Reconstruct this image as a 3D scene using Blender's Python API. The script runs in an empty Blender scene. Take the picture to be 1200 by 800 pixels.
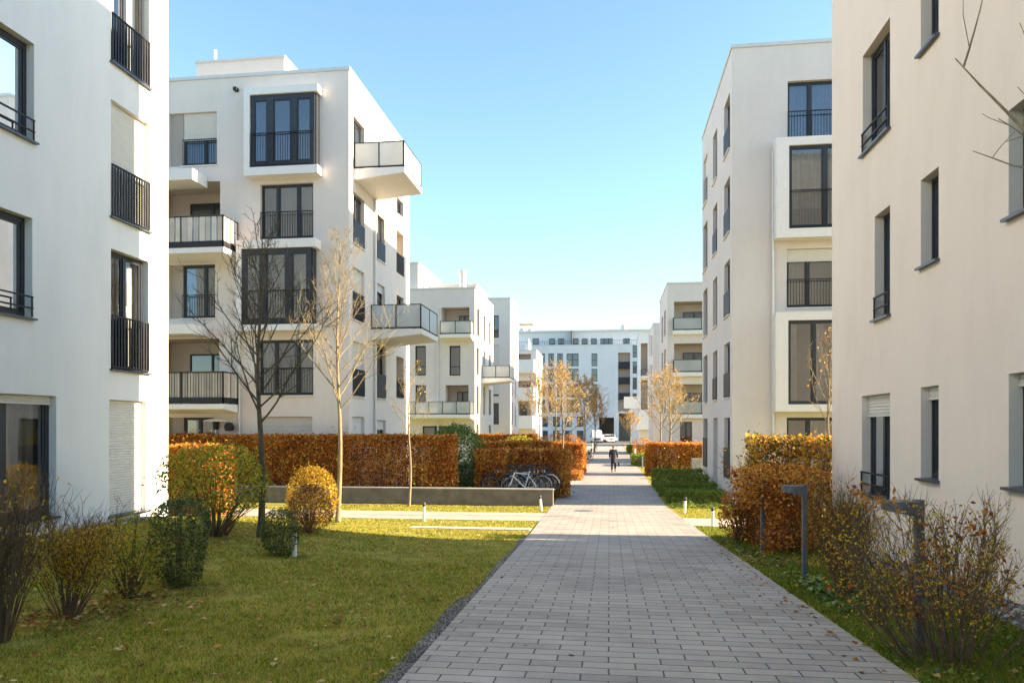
import bpy, bmesh, math, random
import numpy as np
from mathutils import Vector, Matrix

SC = bpy.context.scene
COL = SC.collection
rnd = random.Random(7)
NP = np.random.default_rng(11)

# ------------------------------------------------------------------ camera, light, exposure
F = 870.0                       # focal length in pixels of the 1200 px wide photograph
TH = math.atan(114.0 / F)       # the camera looks a little to the left of the path's direction
C, S = math.cos(TH), math.sin(TH)
EYE = 2.9
cd = bpy.data.cameras.new('camera'); cam = bpy.data.objects.new('camera', cd); COL.objects.link(cam)
cam.location = (0, 0, EYE); cam.rotation_euler = (math.radians(90), 0, TH)
cd.sensor_width = 36.0; cd.lens = F / 1200.0 * 36.0
cd.shift_y = 100.0 / 1200.0
cd.clip_start = 0.1; cd.clip_end = 3000
SC.camera = cam

SUN_EL = math.radians(21.0)
SUN_AZ = math.radians(3.6)      # sun stands to the right, a little ahead of the camera
sl = bpy.data.lights.new('sun', 'SUN'); sl.energy = 5.0; sl.angle = math.radians(0.5); sl.color = (1.0, 0.79, 0.54)
sun = bpy.data.objects.new('sun', sl); COL.objects.link(sun)
tosun = Vector((math.cos(SUN_EL) * math.cos(SUN_AZ), math.cos(SUN_EL) * math.sin(SUN_AZ), math.sin(SUN_EL)))
sun.rotation_euler = tosun.to_track_quat('Z', 'Y').to_euler()
sun.location = (60, 10, 60)

W = bpy.data.worlds.new('World'); SC.world = W; W.use_nodes = True
wn, wl = W.node_tree.nodes, W.node_tree.links
sky = wn.new('ShaderNodeTexSky'); sky.sky_type = 'NISHITA'; sky.sun_disc = False
sky.sun_elevation = SUN_EL; sky.sun_rotation = math.radians(90) - SUN_AZ
sky.air_density = 1.0; sky.dust_density = 0.6; sky.ozone_density = 1.0; sky.altitude = 200
wn['Background'].inputs['Strength'].default_value = 0.105
tint = wn.new('ShaderNodeMix'); tint.data_type = 'RGBA'; tint.blend_type = 'MULTIPLY'; tint.inputs['Factor'].default_value = 1.0
tint.inputs['B'].default_value = (0.775, 0.88, 0.905, 1)          # clear, slightly turquoise autumn sky
wl.new(sky.outputs[0], tint.inputs['A']); wl.new(tint.outputs['Result'], wn['Background'].inputs['Color'])
SC.view_settings.view_transform = 'Standard'; SC.view_settings.look = 'None'
SC.view_settings.gamma = 1.0; SC.view_settings.use_curve_mapping = False
SC.view_settings.exposure = 2.12
SC.cycles.max_bounces = 8; SC.cycles.diffuse_bounces = 5; SC.cycles.glossy_bounces = 4
SC.cycles.transparent_max_bounces = 12
SC.cycles.caustics_reflective = False; SC.cycles.caustics_refractive = False
SC.cycles.use_denoising = True

# ------------------------------------------------------------------ ground shape and measuring
def sstep(t):
    t = min(1.0, max(0.0, t)); return t * t * (3 - 2 * t)
def gz(x, y):
    b = 1.17 - 0.043 * max(y, -12.0)
    z = 0.5 * (b + math.sqrt(b * b + 0.0009))
    fade = 1.0 - sstep((y - 14.5) / 3.8)
    z += max(0.0, 0.93 - z) * sstep((-2.6 - x) / 7.0) * fade
    z += 0.12 * sstep((x - 2.5) / 2.0) * fade
    return z
def dep(x, y): return y * C - x * S
def xu(u, y):
    a = (u - 600.0) / F; return y * (a * C - S) / (C + a * S)
def yu(u, x):
    a = (u - 600.0) / F; return x * (C + a * S) / (a * C - S)
def zv(v, x, y): return EYE + (500.0 - v) * dep(x, y) / F
def gp(u, v):
    a = (u - 600.0) / F; b = (500.0 - v) / F
    d = 3.0
    while d < 400:
        x = a * d * C - d * S; y = a * d * S + d * C
        if EYE + b * d <= gz(x, y): break
        d += 0.02
    return (x, y, gz(x, y))
def at(u, v, d):
    a = (u - 600.0) / F
    return (a * d * C - d * S, a * d * S + d * C, EYE + (500.0 - v) * d / F)

# ------------------------------------------------------------------ materials
MATS = {}
def nodes(name):
    m = bpy.data.materials.new(name); m.use_nodes = True; MATS[name] = m
    nt = m.node_tree; return m, nt.nodes, nt.links, nt.nodes['Principled BSDF']
def N(ns, t, **kw):
    n = ns.new(t)
    for k, v in kw.items():
        if k in n.inputs: n.inputs[k].default_value = v
        else: setattr(n, k, v)
    return n
def ramp(ns, stops):
    r = ns.new('ShaderNodeValToRGB'); e = r.color_ramp.elements
    while len(e) < len(stops): e.new(0.5)
    for i, (p, c) in enumerate(stops): e[i].position = p; e[i].color = (c[0], c[1], c[2], 1)
    return r
def simple(name, col, rough=0.6, metal=0.0, vary=0.06, scale=6.0, bump=0.0, bscale=60.0):
    m, ns, ls, b = nodes(name)
    b.inputs['Roughness'].default_value = rough; b.inputs['Metallic'].default_value = metal
    tc = N(ns, 'ShaderNodeTexCoord'); nz = N(ns, 'ShaderNodeTexNoise', Scale=scale, Detail=5.0)
    ls.new(tc.outputs['Object'], nz.inputs['Vector'])
    r = ramp(ns, [(0.3, [c * (1 - vary) for c in col]), (0.7, [min(1, c * (1 + vary)) for c in col])])
    ls.new(nz.outputs[0], r.inputs[0]); ls.new(r.outputs[0], b.inputs['Base Color'])
    if bump:
        n2 = N(ns, 'ShaderNodeTexNoise', Scale=bscale, Detail=4.0); ls.new(tc.outputs['Object'], n2.inputs['Vector'])
        bp = N(ns, 'ShaderNodeBump', Strength=bump, Distance=0.01)
        ls.new(n2.outputs[0], bp.inputs['Height']); ls.new(bp.outputs[0], b.inputs['Normal'])
    return m
def plaster(name, col):
    m, ns, ls, b = nodes(name)
    b.inputs['Roughness'].default_value = 0.9; b.inputs['Specular IOR Level'].default_value = 0.2
    tc = N(ns, 'ShaderNodeTexCoord')
    big = N(ns, 'ShaderNodeTexNoise', Scale=0.45, Detail=6.0, Roughness=0.6)
    mp = N(ns, 'ShaderNodeMapping'); mp.inputs['Scale'].default_value = (1.6, 1.6, 0.35)
    ls.new(tc.outputs['Object'], mp.inputs['Vector'])
    ls.new(tc.outputs['Object'], big.inputs['Vector'])
    streak = N(ns, 'ShaderNodeTexNoise', Scale=1.6, Detail=6.0, Roughness=0.65); ls.new(mp.outputs[0], streak.inputs['Vector'])
    fine = N(ns, 'ShaderNodeTexNoise', Scale=95.0, Detail=3.0, Roughness=0.7); ls.new(tc.outputs['Object'], fine.inputs['Vector'])
    mid = N(ns, 'ShaderNodeTexNoise', Scale=28.0, Detail=4.0, Roughness=0.7); ls.new(tc.outputs['Object'], mid.inputs['Vector'])
    a1 = N(ns, 'ShaderNodeMath', operation='ADD'); ls.new(big.outputs[0], a1.inputs[0]); ls.new(streak.outputs[0], a1.inputs[1])
    a2 = N(ns, 'ShaderNodeMath', operation='MULTIPLY_ADD'); ls.new(fine.outputs[0], a2.inputs[0]); a2.inputs[1].default_value = 1.0; ls.new(a1.outputs[0], a2.inputs[2])
    a3 = N(ns, 'ShaderNodeMath', operation='MULTIPLY_ADD'); ls.new(mid.outputs[0], a3.inputs[0]); a3.inputs[1].default_value = 0.4; ls.new(a2.outputs[0], a3.inputs[2])
    mr = N(ns, 'ShaderNodeMapRange'); ls.new(a3.outputs[0], mr.inputs[0]); mr.inputs[1].default_value = 1.25; mr.inputs[2].default_value = 2.15
    r = ramp(ns, [(0.0, [c * 0.90 for c in col]), (0.5, col), (1.0, [min(0.86, c * 1.04) for c in col])])
    ls.new(mr.outputs[0], r.inputs[0]); ls.new(r.outputs[0], b.inputs['Base Color'])
    bp = N(ns, 'ShaderNodeBump', Strength=0.35, Distance=0.006)
    ls.new(fine.outputs[0], bp.inputs['Height']); ls.new(bp.outputs[0], b.inputs['Normal'])
    return m
def glass(name, tint, ior=2.0):
    m, ns, ls, b = nodes(name); ns.remove(b)
    out = ns['Material Output']
    tr = N(ns, 'ShaderNodeBsdfTransparent'); tr.inputs[0].default_value = (*tint, 1)
    gl = N(ns, 'ShaderNodeBsdfGlossy', Roughness=0.015); gl.inputs[0].default_value = (0.93, 0.96, 1.0, 1)
    fr = N(ns, 'ShaderNodeFresnel', IOR=ior)
    tc = N(ns, 'ShaderNodeTexCoord'); nz = N(ns, 'ShaderNodeTexNoise', Scale=0.9, Detail=1.0)
    ls.new(tc.outputs['Object'], nz.inputs['Vector'])
    bp = N(ns, 'ShaderNodeBump', Strength=0.12, Distance=0.02); ls.new(nz.outputs[0], bp.inputs['Height'])
    ls.new(bp.outputs[0], gl.inputs['Normal'])
    mx = N(ns, 'ShaderNodeMixShader'); ls.new(fr.outputs[0], mx.inputs[0]); ls.new(tr.outputs[0], mx.inputs[1]); ls.new(gl.outputs[0], mx.inputs[2])
    ls.new(mx.outputs[0], out.inputs[0])
    return m
def leafmat(name, stops, trans=0.45, rough=0.5, spec=0.3, nscale=1.2):
    m, ns, ls, b = nodes(name)
    b.inputs['Roughness'].default_value = rough; b.inputs['Specular IOR Level'].default_value = spec
    g = N(ns, 'ShaderNodeNewGeometry'); tc = N(ns, 'ShaderNodeTexCoord')
    nz = N(ns, 'ShaderNodeTexNoise', Scale=nscale, Detail=2.0); ls.new(tc.outputs['Object'], nz.inputs['Vector'])
    ad = N(ns, 'ShaderNodeMath', operation='MULTIPLY_ADD'); ls.new(nz.outputs[0], ad.inputs[0]); ad.inputs[1].default_value = 1.1
    sb = N(ns, 'ShaderNodeMath', operation='SUBTRACT'); ls.new(g.outputs['Random Per Island'], sb.inputs[0]); sb.inputs[1].default_value = 0.55
    ls.new(sb.outputs[0], ad.inputs[2])
    r = ramp(ns, stops); ls.new(ad.outputs[0], r.inputs[0]); ls.new(r.outputs[0], b.inputs['Base Color'])
    t = N(ns, 'ShaderNodeBsdfTranslucent'); ls.new(r.outputs[0], t.inputs[0])
    mx = N(ns, 'ShaderNodeMixShader'); mx.inputs[0].default_value = trans
    ls.new(b.outputs[0], mx.inputs[1]); ls.new(t.outputs[0], mx.inputs[2]); ls.new(mx.outputs[0], ns['Material Output'].inputs[0])
    return m
def bark(name, c1, c2, scale=18.0):
    m, ns, ls, b = nodes(name); b.inputs['Roughness'].default_value = 0.9
    tc = N(ns, 'ShaderNodeTexCoord'); mp = N(ns, 'ShaderNodeMapping'); mp.inputs['Scale'].default_value = (1, 1, 0.3)
    ls.new(tc.outputs['Object'], mp.inputs['Vector'])
    nz = N(ns, 'ShaderNodeTexNoise', Scale=scale, Detail=6.0, Roughness=0.7); ls.new(mp.outputs[0], nz.inputs['Vector'])
    r = ramp(ns, [(0.32, c1), (0.68, c2)]); ls.new(nz.outputs[0], r.inputs[0]); ls.new(r.outputs[0], b.inputs['Base Color'])
    bp = N(ns, 'ShaderNodeBump', Strength=0.6, Distance=0.01); ls.new(nz.outputs[0], bp.inputs['Height']); ls.new(bp.outputs[0], b.inputs['Normal'])
    return m

P_A = plaster('plaster_pale', (0.745, 0.745, 0.735))
P_B = plaster('plaster_warm_white', (0.68, 0.62, 0.575))
P_R = plaster('plaster_cream', (0.765, 0.68, 0.60))
P_R2 = plaster('plaster_greige', (0.63, 0.59, 0.565))
P_C = plaster('plaster_far', (0.64, 0.595, 0.56))
P_F = plaster('plaster_bluish', (0.64, 0.65, 0.66))
TAUPE = plaster('plaster_taupe', (0.36, 0.32, 0.28))
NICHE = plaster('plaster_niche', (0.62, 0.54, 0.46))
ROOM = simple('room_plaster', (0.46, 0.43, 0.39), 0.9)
WHITE = simple('white_render', (0.74, 0.72, 0.70), 0.7, vary=0.03)
CAP = simple('cap_metal', (0.58, 0.57, 0.55), 0.45, 0.3, 0.05)
DARK = simple('anthracite_metal', (0.030, 0.035, 0.045), 0.45, 0.2, 0.15)
IRON = simple('black_iron', (0.010, 0.011, 0.015), 0.6, 0.0, 0.15)
SILLM = simple('sill_metal', (0.10, 0.11, 0.13), 0.35, 0.5, 0.1)
SHUT = simple('shutter_slat', (0.62, 0.61, 0.58), 0.55, 0.0, 0.04)
SHUTB = simple('shutter_beige', (0.60, 0.57, 0.52), 0.55, 0.0, 0.04)
CURT = simple('curtain_cloth', (0.72, 0.71, 0.68), 0.95, 0.0, 0.08, 3.0)
CURTB = simple('curtain_blue', (0.42, 0.47, 0.62), 0.95, 0.0, 0.12, 8.0)
GLASS = glass('window_glass', (0.84, 0.87, 0.88), 2.5)
GLASSD = simple('far_glass', (0.035, 0.045, 0.055), 0.06, 0.0, 0.3, 0.6)
GLASSD.node_tree.nodes['Principled BSDF'].inputs['IOR'].default_value = 2.0
def frosted(name):
    m, ns, ls, b = nodes(name)
    b.inputs['Base Color'].default_value = (0.62, 0.66, 0.66, 1); b.inputs['Roughness'].default_value = 0.25
    tc = N(ns, 'ShaderNodeTexCoord'); nz = N(ns, 'ShaderNodeTexNoise', Scale=1.3, Detail=3.0); ls.new(tc.outputs['Object'], nz.inputs['Vector'])
    r = ramp(ns, [(0.3, (0.55, 0.60, 0.60)), (0.7, (0.68, 0.70, 0.69))]); ls.new(nz.outputs[0], r.inputs[0]); ls.new(r.outputs[0], b.inputs['Base Color'])
    t = N(ns, 'ShaderNodeBsdfTranslucent'); t.inputs[0].default_value = (0.75, 0.76, 0.74, 1)
    tp = N(ns, 'ShaderNodeBsdfTransparent')
    mx = N(ns, 'ShaderNodeMixShader'); mx.inputs[0].default_value = 0.5
    m2 = N(ns, 'ShaderNodeMixShader'); m2.inputs[0].default_value = 0.12
    ls.new(b.outputs[0], mx.inputs[1]); ls.new(t.outputs[0], mx.inputs[2])
    ls.new(mx.outputs[0], m2.inputs[1]); ls.new(tp.outputs[0], m2.inputs[2]); ls.new(m2.outputs[0], ns['Material Output'].inputs[0])
    return m
FROST = frosted('frosted_glass')
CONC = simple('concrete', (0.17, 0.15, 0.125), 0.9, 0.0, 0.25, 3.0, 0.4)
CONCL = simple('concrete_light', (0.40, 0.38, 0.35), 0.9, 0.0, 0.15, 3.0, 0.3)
GREYM = simple('grey_steel', (0.13, 0.14, 0.155), 0.5, 0.5, 0.12, 12.0)
WHITEP = simple('white_paint', (0.78, 0.78, 0.76), 0.4, 0.0, 0.05, 20)
RUBBER = simple('rubber', (0.015, 0.015, 0.017), 0.8)
CHROME = simple('chrome', (0.6, 0.6, 0.62), 0.25, 1.0, 0.05)

# ------------------------------------------------------------------ mesh builder
class MB:
    def __init__(s): s.v = []; s.f = []; s.m = []; s.mats = []; s.cur = 0
    def mat(s, m):
        if m not in s.mats: s.mats.append(m)
        s.cur = s.mats.index(m); return s
    def add(s, vs, fs):
        o = len(s.v); s.v.extend(vs)
        for f in fs: s.f.append([i + o for i in f]); s.m.append(s.cur)
    def quad(s, a, b, c, d): s.add([a, b, c, d], [(0, 1, 2, 3)])
    def box(s, x0, x1, y0, y1, z0, z1, fn=None):
        vs = [(x, y, z) for x in (x0, x1) for y in (y0, y1) for z in (z0, z1)]
        if fn: vs = [fn(*p) for p in vs]
        s.add(vs, [(0, 1, 3, 2), (4, 6, 7, 5), (0, 4, 5, 1), (2, 3, 7, 6), (0, 2, 6, 4), (1, 5, 7, 3)])
    def tube(s, pts, rad, n=6, cap=True):
        k = len(pts)
        if not hasattr(rad, '__len__'): rad = [rad] * k
        P = [Vector(p) for p in pts]; vs = []; up = None
        for i in range(k):
            t = (P[min(i + 1, k - 1)] - P[max(i - 1, 0)])
            if t.length < 1e-9: t = Vector((0, 0, 1))
            t.normalize()
            if up is None:
                up = Vector((1, 0, 0)) if abs(t.x) < 0.7 else Vector((0, 1, 0))
            a = (up - t * up.dot(t))
            if a.length < 1e-6: a = t.orthogonal()
            a.normalize(); up = a; b = t.cross(a)
            for j in range(n):
                an = 2 * math.pi * j / n
                vs.append(tuple(P[i] + (a * math.cos(an) + b * math.sin(an)) * rad[i]))
        fs = []
        for i in range(k - 1):
            for j in range(n):
                j2 = (j + 1) % n
                fs.append((i * n + j, i * n + j2, (i + 1) * n + j2, (i + 1) * n + j))
        if cap:
            fs.append(tuple(range(n - 1, -1, -1))); fs.append(tuple((k - 1) * n + j for j in range(n)))
        s.add(vs, fs)
    def lathe(s, prof, n=16, c=(0, 0, 0), axis='z'):
        vs = []
        for r, h in prof:
            for j in range(n):
                a = 2 * math.pi * j / n; p = (r * math.cos(a), r * math.sin(a), h)
                if axis == 'y': p = (p[0], p[2], p[1])
                if axis == 'x': p = (p[2], p[0], p[1])
                vs.append((c[0] + p[0], c[1] + p[1], c[2] + p[2]))
        fs = [(i * n + j, i * n + (j + 1) % n, (i + 1) * n + (j + 1) % n, (i + 1) * n + j) for i in range(len(prof) - 1) for j in range(n)]
        fs.append(tuple(range(n))); fs.append(tuple((len(prof) - 1) * n + j for j in range(n)))
        s.add(vs, fs)
    def build(s, name, mat=None, parent=None, smooth=False, bevel=0.0, recalc=True, loc=None):
        me = bpy.data.meshes.new(name)
        me.from_pydata(s.v, [], s.f)
        if mat is not None and not s.mats: me.materials.append(mat)
        else:
            for m in s.mats: me.materials.append(m)
            me.polygons.foreach_set('material_index', s.m)
        if smooth: me.polygons.foreach_set('use_smooth', [True] * len(me.polygons))
        if recalc or bevel:
            bm = bmesh.new(); bm.from_mesh(me)
            if bevel:
                bmesh.ops.remove_doubles(bm, verts=bm.verts, dist=1e-5)
                bmesh.ops.bevel(bm, geom=list(bm.edges), offset=bevel, segments=2, affect='EDGES', profile=0.6, clamp_overlap=True)
            bmesh.ops.recalc_face_normals(bm, faces=bm.faces); bm.to_mesh(me); bm.free()
        o = bpy.data.objects.new(name, me); COL.objects.link(o)
        if parent: o.parent = parent
        if loc: o.location = loc
        return o

def tag(o, label=None, cat=None, group=None, kind=None):
    if label: o['label'] = label
    if cat: o['category'] = cat
    if group: o['group'] = group
    if kind: o['kind'] = kind
    return o
def thing(name, label, cat, loc=(0, 0, 0), rz=0.0, group=None):
    o = bpy.data.objects.new(name, None); COL.objects.link(o); o.location = loc; o.rotation_euler = (0, 0, rz)
    o.empty_display_size = 0.2
    return tag(o, label, cat, group)
def copy_tree(o, parent=None):
    c = o.copy(); COL.objects.link(c)
    if parent: c.parent = parent
    for ch in list(o.children): copy_tree(ch, c)
    return c

def quads_mesh(name, V, mats, parent=None, k=4, mi=None):
    """V: (n, k, 3) array -> n separate k-gons in one mesh"""
    n = len(V); me = bpy.data.meshes.new(name)
    me.vertices.add(n * k); me.vertices.foreach_set('co', V.reshape(-1).astype(np.float32))
    me.loops.add(n * k); me.loops.foreach_set('vertex_index', np.arange(n * k, dtype=np.int32))
    me.polygons.add(n); me.polygons.foreach_set('loop_start', np.arange(0, n * k, k, dtype=np.int32))
    me.polygons.foreach_set('loop_total', np.full(n, k, dtype=np.int32))
    for m in (mats if isinstance(mats, (list, tuple)) else [mats]): me.materials.append(m)
    if mi is not None: me.polygons.foreach_set('material_index', mi.astype(np.int32))
    me.update(calc_edges=True)
    o = bpy.data.objects.new(name, me); COL.objects.link(o)
    if parent: o.parent = parent
    return o
def leaf_quads(P, size, up=0.3, aspect=0.62, nrm=None, jit=0.35):
    n = len(P)
    d = NP.normal(size=(n, 3)); d /= np.linalg.norm(d, axis=1)[:, None]
    if nrm is not None: d = d * 0.75 + nrm; d /= np.linalg.norm(d, axis=1)[:, None]
    d[:, 2] += up; d /= np.linalg.norm(d, axis=1)[:, None]
    r = NP.normal(size=(n, 3)); a = np.cross(d, r); a /= np.linalg.norm(a, axis=1)[:, None]
    b = np.cross(d, a)
    s = (size * (1 + jit * NP.uniform(-1, 1, n)))[:, None]
    V = np.empty((n, 4, 3))
    V[:, 0] = P - a * s * 0.5; V[:, 2] = P + a * s * 0.5
    V[:, 1] = P + b * s * 0.5 * aspect + d * s * 0.12; V[:, 3] = P - b * s * 0.5 * aspect + d * s * 0.12
    return V
# ------------------------------------------------------------------ building kit
class Face:
    """'front' lies at Y = o and looks back along the path; 'L' lies at X = o and looks +X; 'R' lies at X = o and looks -X"""
    def __init__(s, kind, o): s.k = kind; s.o = o
    def p(s, a, n, z):
        if s.k == 'front': return (a, s.o - n, z)
        if s.k == 'L': return (s.o + n, a, z)
        return (s.o - n, a, z)
    def rect(s, u0, u1, vt, vb, ur=None):
        """opening measured on the photograph -> (s0, s1, z0, z1) on this wall"""
        if s.k == 'front':
            a, b = xu(u0, s.o), xu(u1, s.o); x = xu(ur if ur is not None else (u0 + u1) / 2, s.o)
            return (a, b, zv(vb, x, s.o), zv(vt, x, s.o))
        a, b = yu(u0, s.o), yu(u1, s.o); y = yu(ur if ur is not None else u1, s.o)
        return (min(a, b), max(a, b), zv(vb, s.o, y), zv(vt, s.o, y))
    def shifted(s, n):
        if s.k == 'front': return Face('front', s.o - n)
        return Face(s.k, s.o + n if s.k == 'L' else s.o - n)

class Bld:
    def __init__(s, label, x0, x1, y0, y1, z1, mat, side, z0=-0.3, name='apartment_building', group='apartment buildings along the path', capmat=None):
        s.root = thing(name, label, 'apartment building', ((x0 + x1) / 2, (y0 + y1) / 2, 0), 0, group)
        s.c = ((x0 + x1) / 2, (y0 + y1) / 2)
        s.b = (x0, x1, y0, y1, z0, z1); s.mat = mat; s.capmat = capmat or CAP
        s.front = Face('front', y0); s.side = Face(side, x1 if side == 'L' else x0)
        s.op = {'front': [], 'side': []}
    def fc(s, w): return s.front if w == 'front' else s.side
    def put(s, mb, name, mat=None, parent=None, **k):
        """builds in world coordinates, re-based on the thing's origin"""
        mb.v = [(x - s.c[0], y - s.c[1], z) for x, y, z in mb.v]
        return mb.build(name, mat, parent or s.root, **k)
    # ---- openings
    def win(s, w, r, lights=(0.5,), rail=None, shutter=0.0, curtain=None, sill=True, reveal=0.22, panel=0.0, far=False,
            transom=0.0, shutmat=None, fw=0.055, cmat=None, mat=None, railh=0.95, railfrac=None):
        f = s.fc(w); s0, s1, z0, z1 = r; mat = mat or DARK
        s.op[w].append((s0, s1, z0, z1, reveal, 'flat' if far else 'room'))
        if panel:
            pm = MB(); sp = s0 + (s1 - s0) * panel
            pm.box(s0 + .002, sp, -reveal + .02, -0.1, z0 + .002, z1 - .002, f.p); s.put(pm, 'panel', TAUPE); s0 = sp + .004
        return s.frame(f, (s0, s1, z0, z1), -reveal + 0.03, lights, rail, shutter, curtain, sill, far, transom, shutmat, fw, cmat, mat, railh, railfrac)
    def frame(s, f, r, n, lights=(0.5,), rail=None, shutter=0.0, curtain=None, sill=True, far=False, transom=0.0,
              shutmat=None, fw=0.055, cmat=None, mat=None, railh=0.95, railfrac=None, glassmat=None):
        s0, s1, z0, z1 = r; mat = mat or DARK; e = 0.003
        m = MB(); d0, d1 = n - 0.03, n + 0.04
        m.box(s0 + e, s0 + fw, d0, d1, z0 + e, z1 - e, f.p); m.box(s1 - fw, s1 - e, d0, d1, z0 + e, z1 - e, f.p)
        m.box(s0 + fw, s1 - fw, d0, d1, z0 + e, z0 + fw * 1.3, f.p); m.box(s0 + fw, s1 - fw, d0, d1, z1 - fw * 1.2, z1 - e, f.p)
        xs = [s0 + fw] + [s0 + (s1 - s0) * t for t in lights] + [s1 - fw]
        for x in xs[1:-1]: m.box(x - fw * .8, x + fw * .8, d0, d1 + .006, z0 + fw * 1.3, z1 - fw * 1.2, f.p)
        if not far:
            for a, b in zip(xs[:-1], xs[1:]):            # the sash of each light
                q0 = a + (0.0 if a == xs[0] else fw * .8); q1 = b - (0.0 if b == xs[-1] else fw * .8); sw = 0.045; k = d1 - .02
                za, zb = z0 + fw * 1.3, z1 - fw * 1.2
                m.box(q0, q0 + sw, d0 + .01, k, za, zb, f.p); m.box(q1 - sw, q1, d0 + .01, k, za, zb, f.p)
                m.box(q0 + sw, q1 - sw, d0 + .01, k, za, za + sw, f.p); m.box(q0 + sw, q1 - sw, d0 + .01, k, zb - sw, zb, f.p)
        if transom:
            zt = z0 + (z1 - z0) * transom
            m.box(s0 + fw, s1 - fw, d0 + .004, d1 - .004, zt - fw * .5, zt + fw * .5, f.p)
        W_ = s.put(m, 'window', mat)
        g = MB(); g.quad(*[f.p(a, n, z) for a, z in ((s0 + .02, z0 + .02), (s1 - .02, z0 + .02), (s1 - .02, z1 - .02), (s0 + .02, z1 - .02))])
        s.put(g, 'pane', glassmat or (GLASSD if far else GLASS), W_)
        if curtain:
            for (a, b, zb) in curtain:
                c = MB(); x0 = s0 + (s1 - s0) * a; x1 = s0 + (s1 - s0) * b; k = max(8, int((x1 - x0) * 34)); row = []
                for i in range(k + 1):
                    x = x0 + (x1 - x0) * i / k; q = n - 0.16 + 0.035 * math.sin(i * 1.25) + 0.014 * math.sin(i * 2.9 + 1)
                    row.append((x, q))
                for i in range(k):
                    (xa, qa), (xb, qb) = row[i], row[i + 1]; zt = z1 - .04; zz = z0 + (z1 - z0) * zb + .02
                    c.quad(f.p(xa, qa, zz), f.p(xb, qb, zz), f.p(xb, qb, zt), f.p(xa, qa, zt))
                s.put(c, 'curtain', cmat or CURT, W_, smooth=False)
        if shutter:
            h = MB(); zb = z1 - (z1 - z0) * shutter; zz = z1 - .004; step = 0.055 if not far else 0.12; nn = d1 + .03
            while zz > zb + .001:
                z2 = max(zb, zz - step); zm = zz - (zz - z2) * .35
                h.quad(f.p(s0 + .012, nn, zz), f.p(s1 - .012, nn, zz), f.p(s1 - .012, nn + .016, zm), f.p(s0 + .012, nn + .016, zm))
                h.quad(f.p(s0 + .012, nn + .016, zm), f.p(s1 - .012, nn + .016, zm), f.p(s1 - .012, nn, z2), f.p(s0 + .012, nn, z2))
                zz = z2
            h.box(s0 + .012, s1 - .012, nn - .02, nn + .022, zb - .03, zb, f.p)
            s.put(h, 'roller_shutter', shutmat or SHUT, W_, recalc=False)
        if rail: s.rail(f, s0, s1, z0, rail, W_, railh if railfrac is None else (z1 - z0) * railfrac)
        if sill:
            q = MB(); t = 0.035
            q.add([f.p(a, b, z) for a in (s0 - .04, s1 + .04) for b, z in ((-.14, z0 + .012), (.075, z0 - .004), (.075, z0 - .004 - t), (-.14, z0 + .012 - t))],
                  [(0, 1, 2, 3), (4, 5, 6, 7), (0, 1, 5, 4), (1, 2, 6, 5), (2, 3, 7, 6), (3, 0, 4, 7)])
            s.put(q, 'sill', SILLM if sill is True else sill, W_)
        return W_
    def rail(s, f, s0, s1, z0, kind, parent, h=0.95, n=0.02):
        m = MB()
        if kind == 'bars':
            m.box(s0 + .01, s1 - .01, n - .02, n + .02, z0 + h - .03, z0 + h, f.p); m.box(s0 + .01, s1 - .01, n - .015, n + .015, z0 + .07, z0 + .095, f.p)
            k = max(3, int((s1 - s0) / 0.105))
            for i in range(k + 1):
                x = s0 + .02 + (s1 - s0 - .04) * i / k; m.box(x - .007, x + .007, n - .007, n + .007, z0 + .095, z0 + h - .03, f.p)
        elif kind == 'low':
            for zz in (0.16, 0.36): m.box(s0 + .008, s1 - .008, n - .014, n + .014, z0 + zz, z0 + zz + .028, f.p)
            for x in (s0 + .03, s1 - .03): m.box(x - .012, x + .012, n - .010, n + .010, z0 + .02, z0 + .385, f.p)
        elif kind == 'panel':
            m.box(s0 + .01, s1 - .01, n - .02, n + .012, z0 + .05, z0 + h, f.p)
        elif kind == 'dense':
            m.box(s0 + .01, s1 - .01, n - .02, n + .02, z0 + h - .03, z0 + h, f.p); m.box(s0 + .01, s1 - .01, n - .02, n + .02, z0 + .03, z0 + .055, f.p)
            k = max(3, int((s1 - s0) / 0.09))
            for i in range(k + 1):
                x = s0 + .025 + (s1 - s0 - .05) * i / k; m.box(x - .019, x + .019, n - .012, n + .012, z0 + .055, z0 + h - .03, f.p)
        s.put(m, 'railing', IRON, parent)
    def niche(s, w, r, depth=1.5, doors=None, mat=None):
        f = s.fc(w); s.op[w].append((*r, depth, 'niche'))
        for d in doors or []:
            s0, s1, z0, z1 = r; q = (s0 + (s1 - s0) * d[0], s0 + (s1 - s0) * d[1], z0 + .02, z0 + (z1 - z0) * d[2])
            s.frame(f, q, -depth + .06, lights=d[3] if len(d) > 3 else (0.5,), sill=False, glassmat=GLASSD, far=True, curtain=None)
    def bay(s, w, r, inner, out=0.45, lights=(0.28, 0.68), rail=True, right_glass=False, curtain=None, depth=0.0, fw=0.11, railh=1.05, mat=None):
        """projecting white frame round a dark glazed front"""
        f = s.fc(w); s0, s1, z0, z1 = r; a, b, c, d = inner
        s.op[w].append((a + .02, b - .02, c + .02, d - .02, 0.24, 'room'))
        m = MB(); mat = mat or WHITE
        m.box(s0, s1, 0, out, d, z1, f.p); m.box(s0, s1, 0, out, z0, c, f.p); m.box(s0, a, 0, out, c, d, f.p)
        if not right_glass: m.box(b, s1, 0, out, c, d, f.p)
        root = s.put(m, 'bay_window', mat)
        W_ = s.frame(f, (a + .004, b - .004, c + .004, d - .004), out - .13, lights, None, 0, curtain, False, False, 0, fw=fw, mat=DARK)
        if right_glass:
            q = MB(); q.box(b - .02, b + .03, .003, out - .18, c + .003, d - .003, f.p); s.put(q, 'side_panel', DARK, root)
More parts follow.
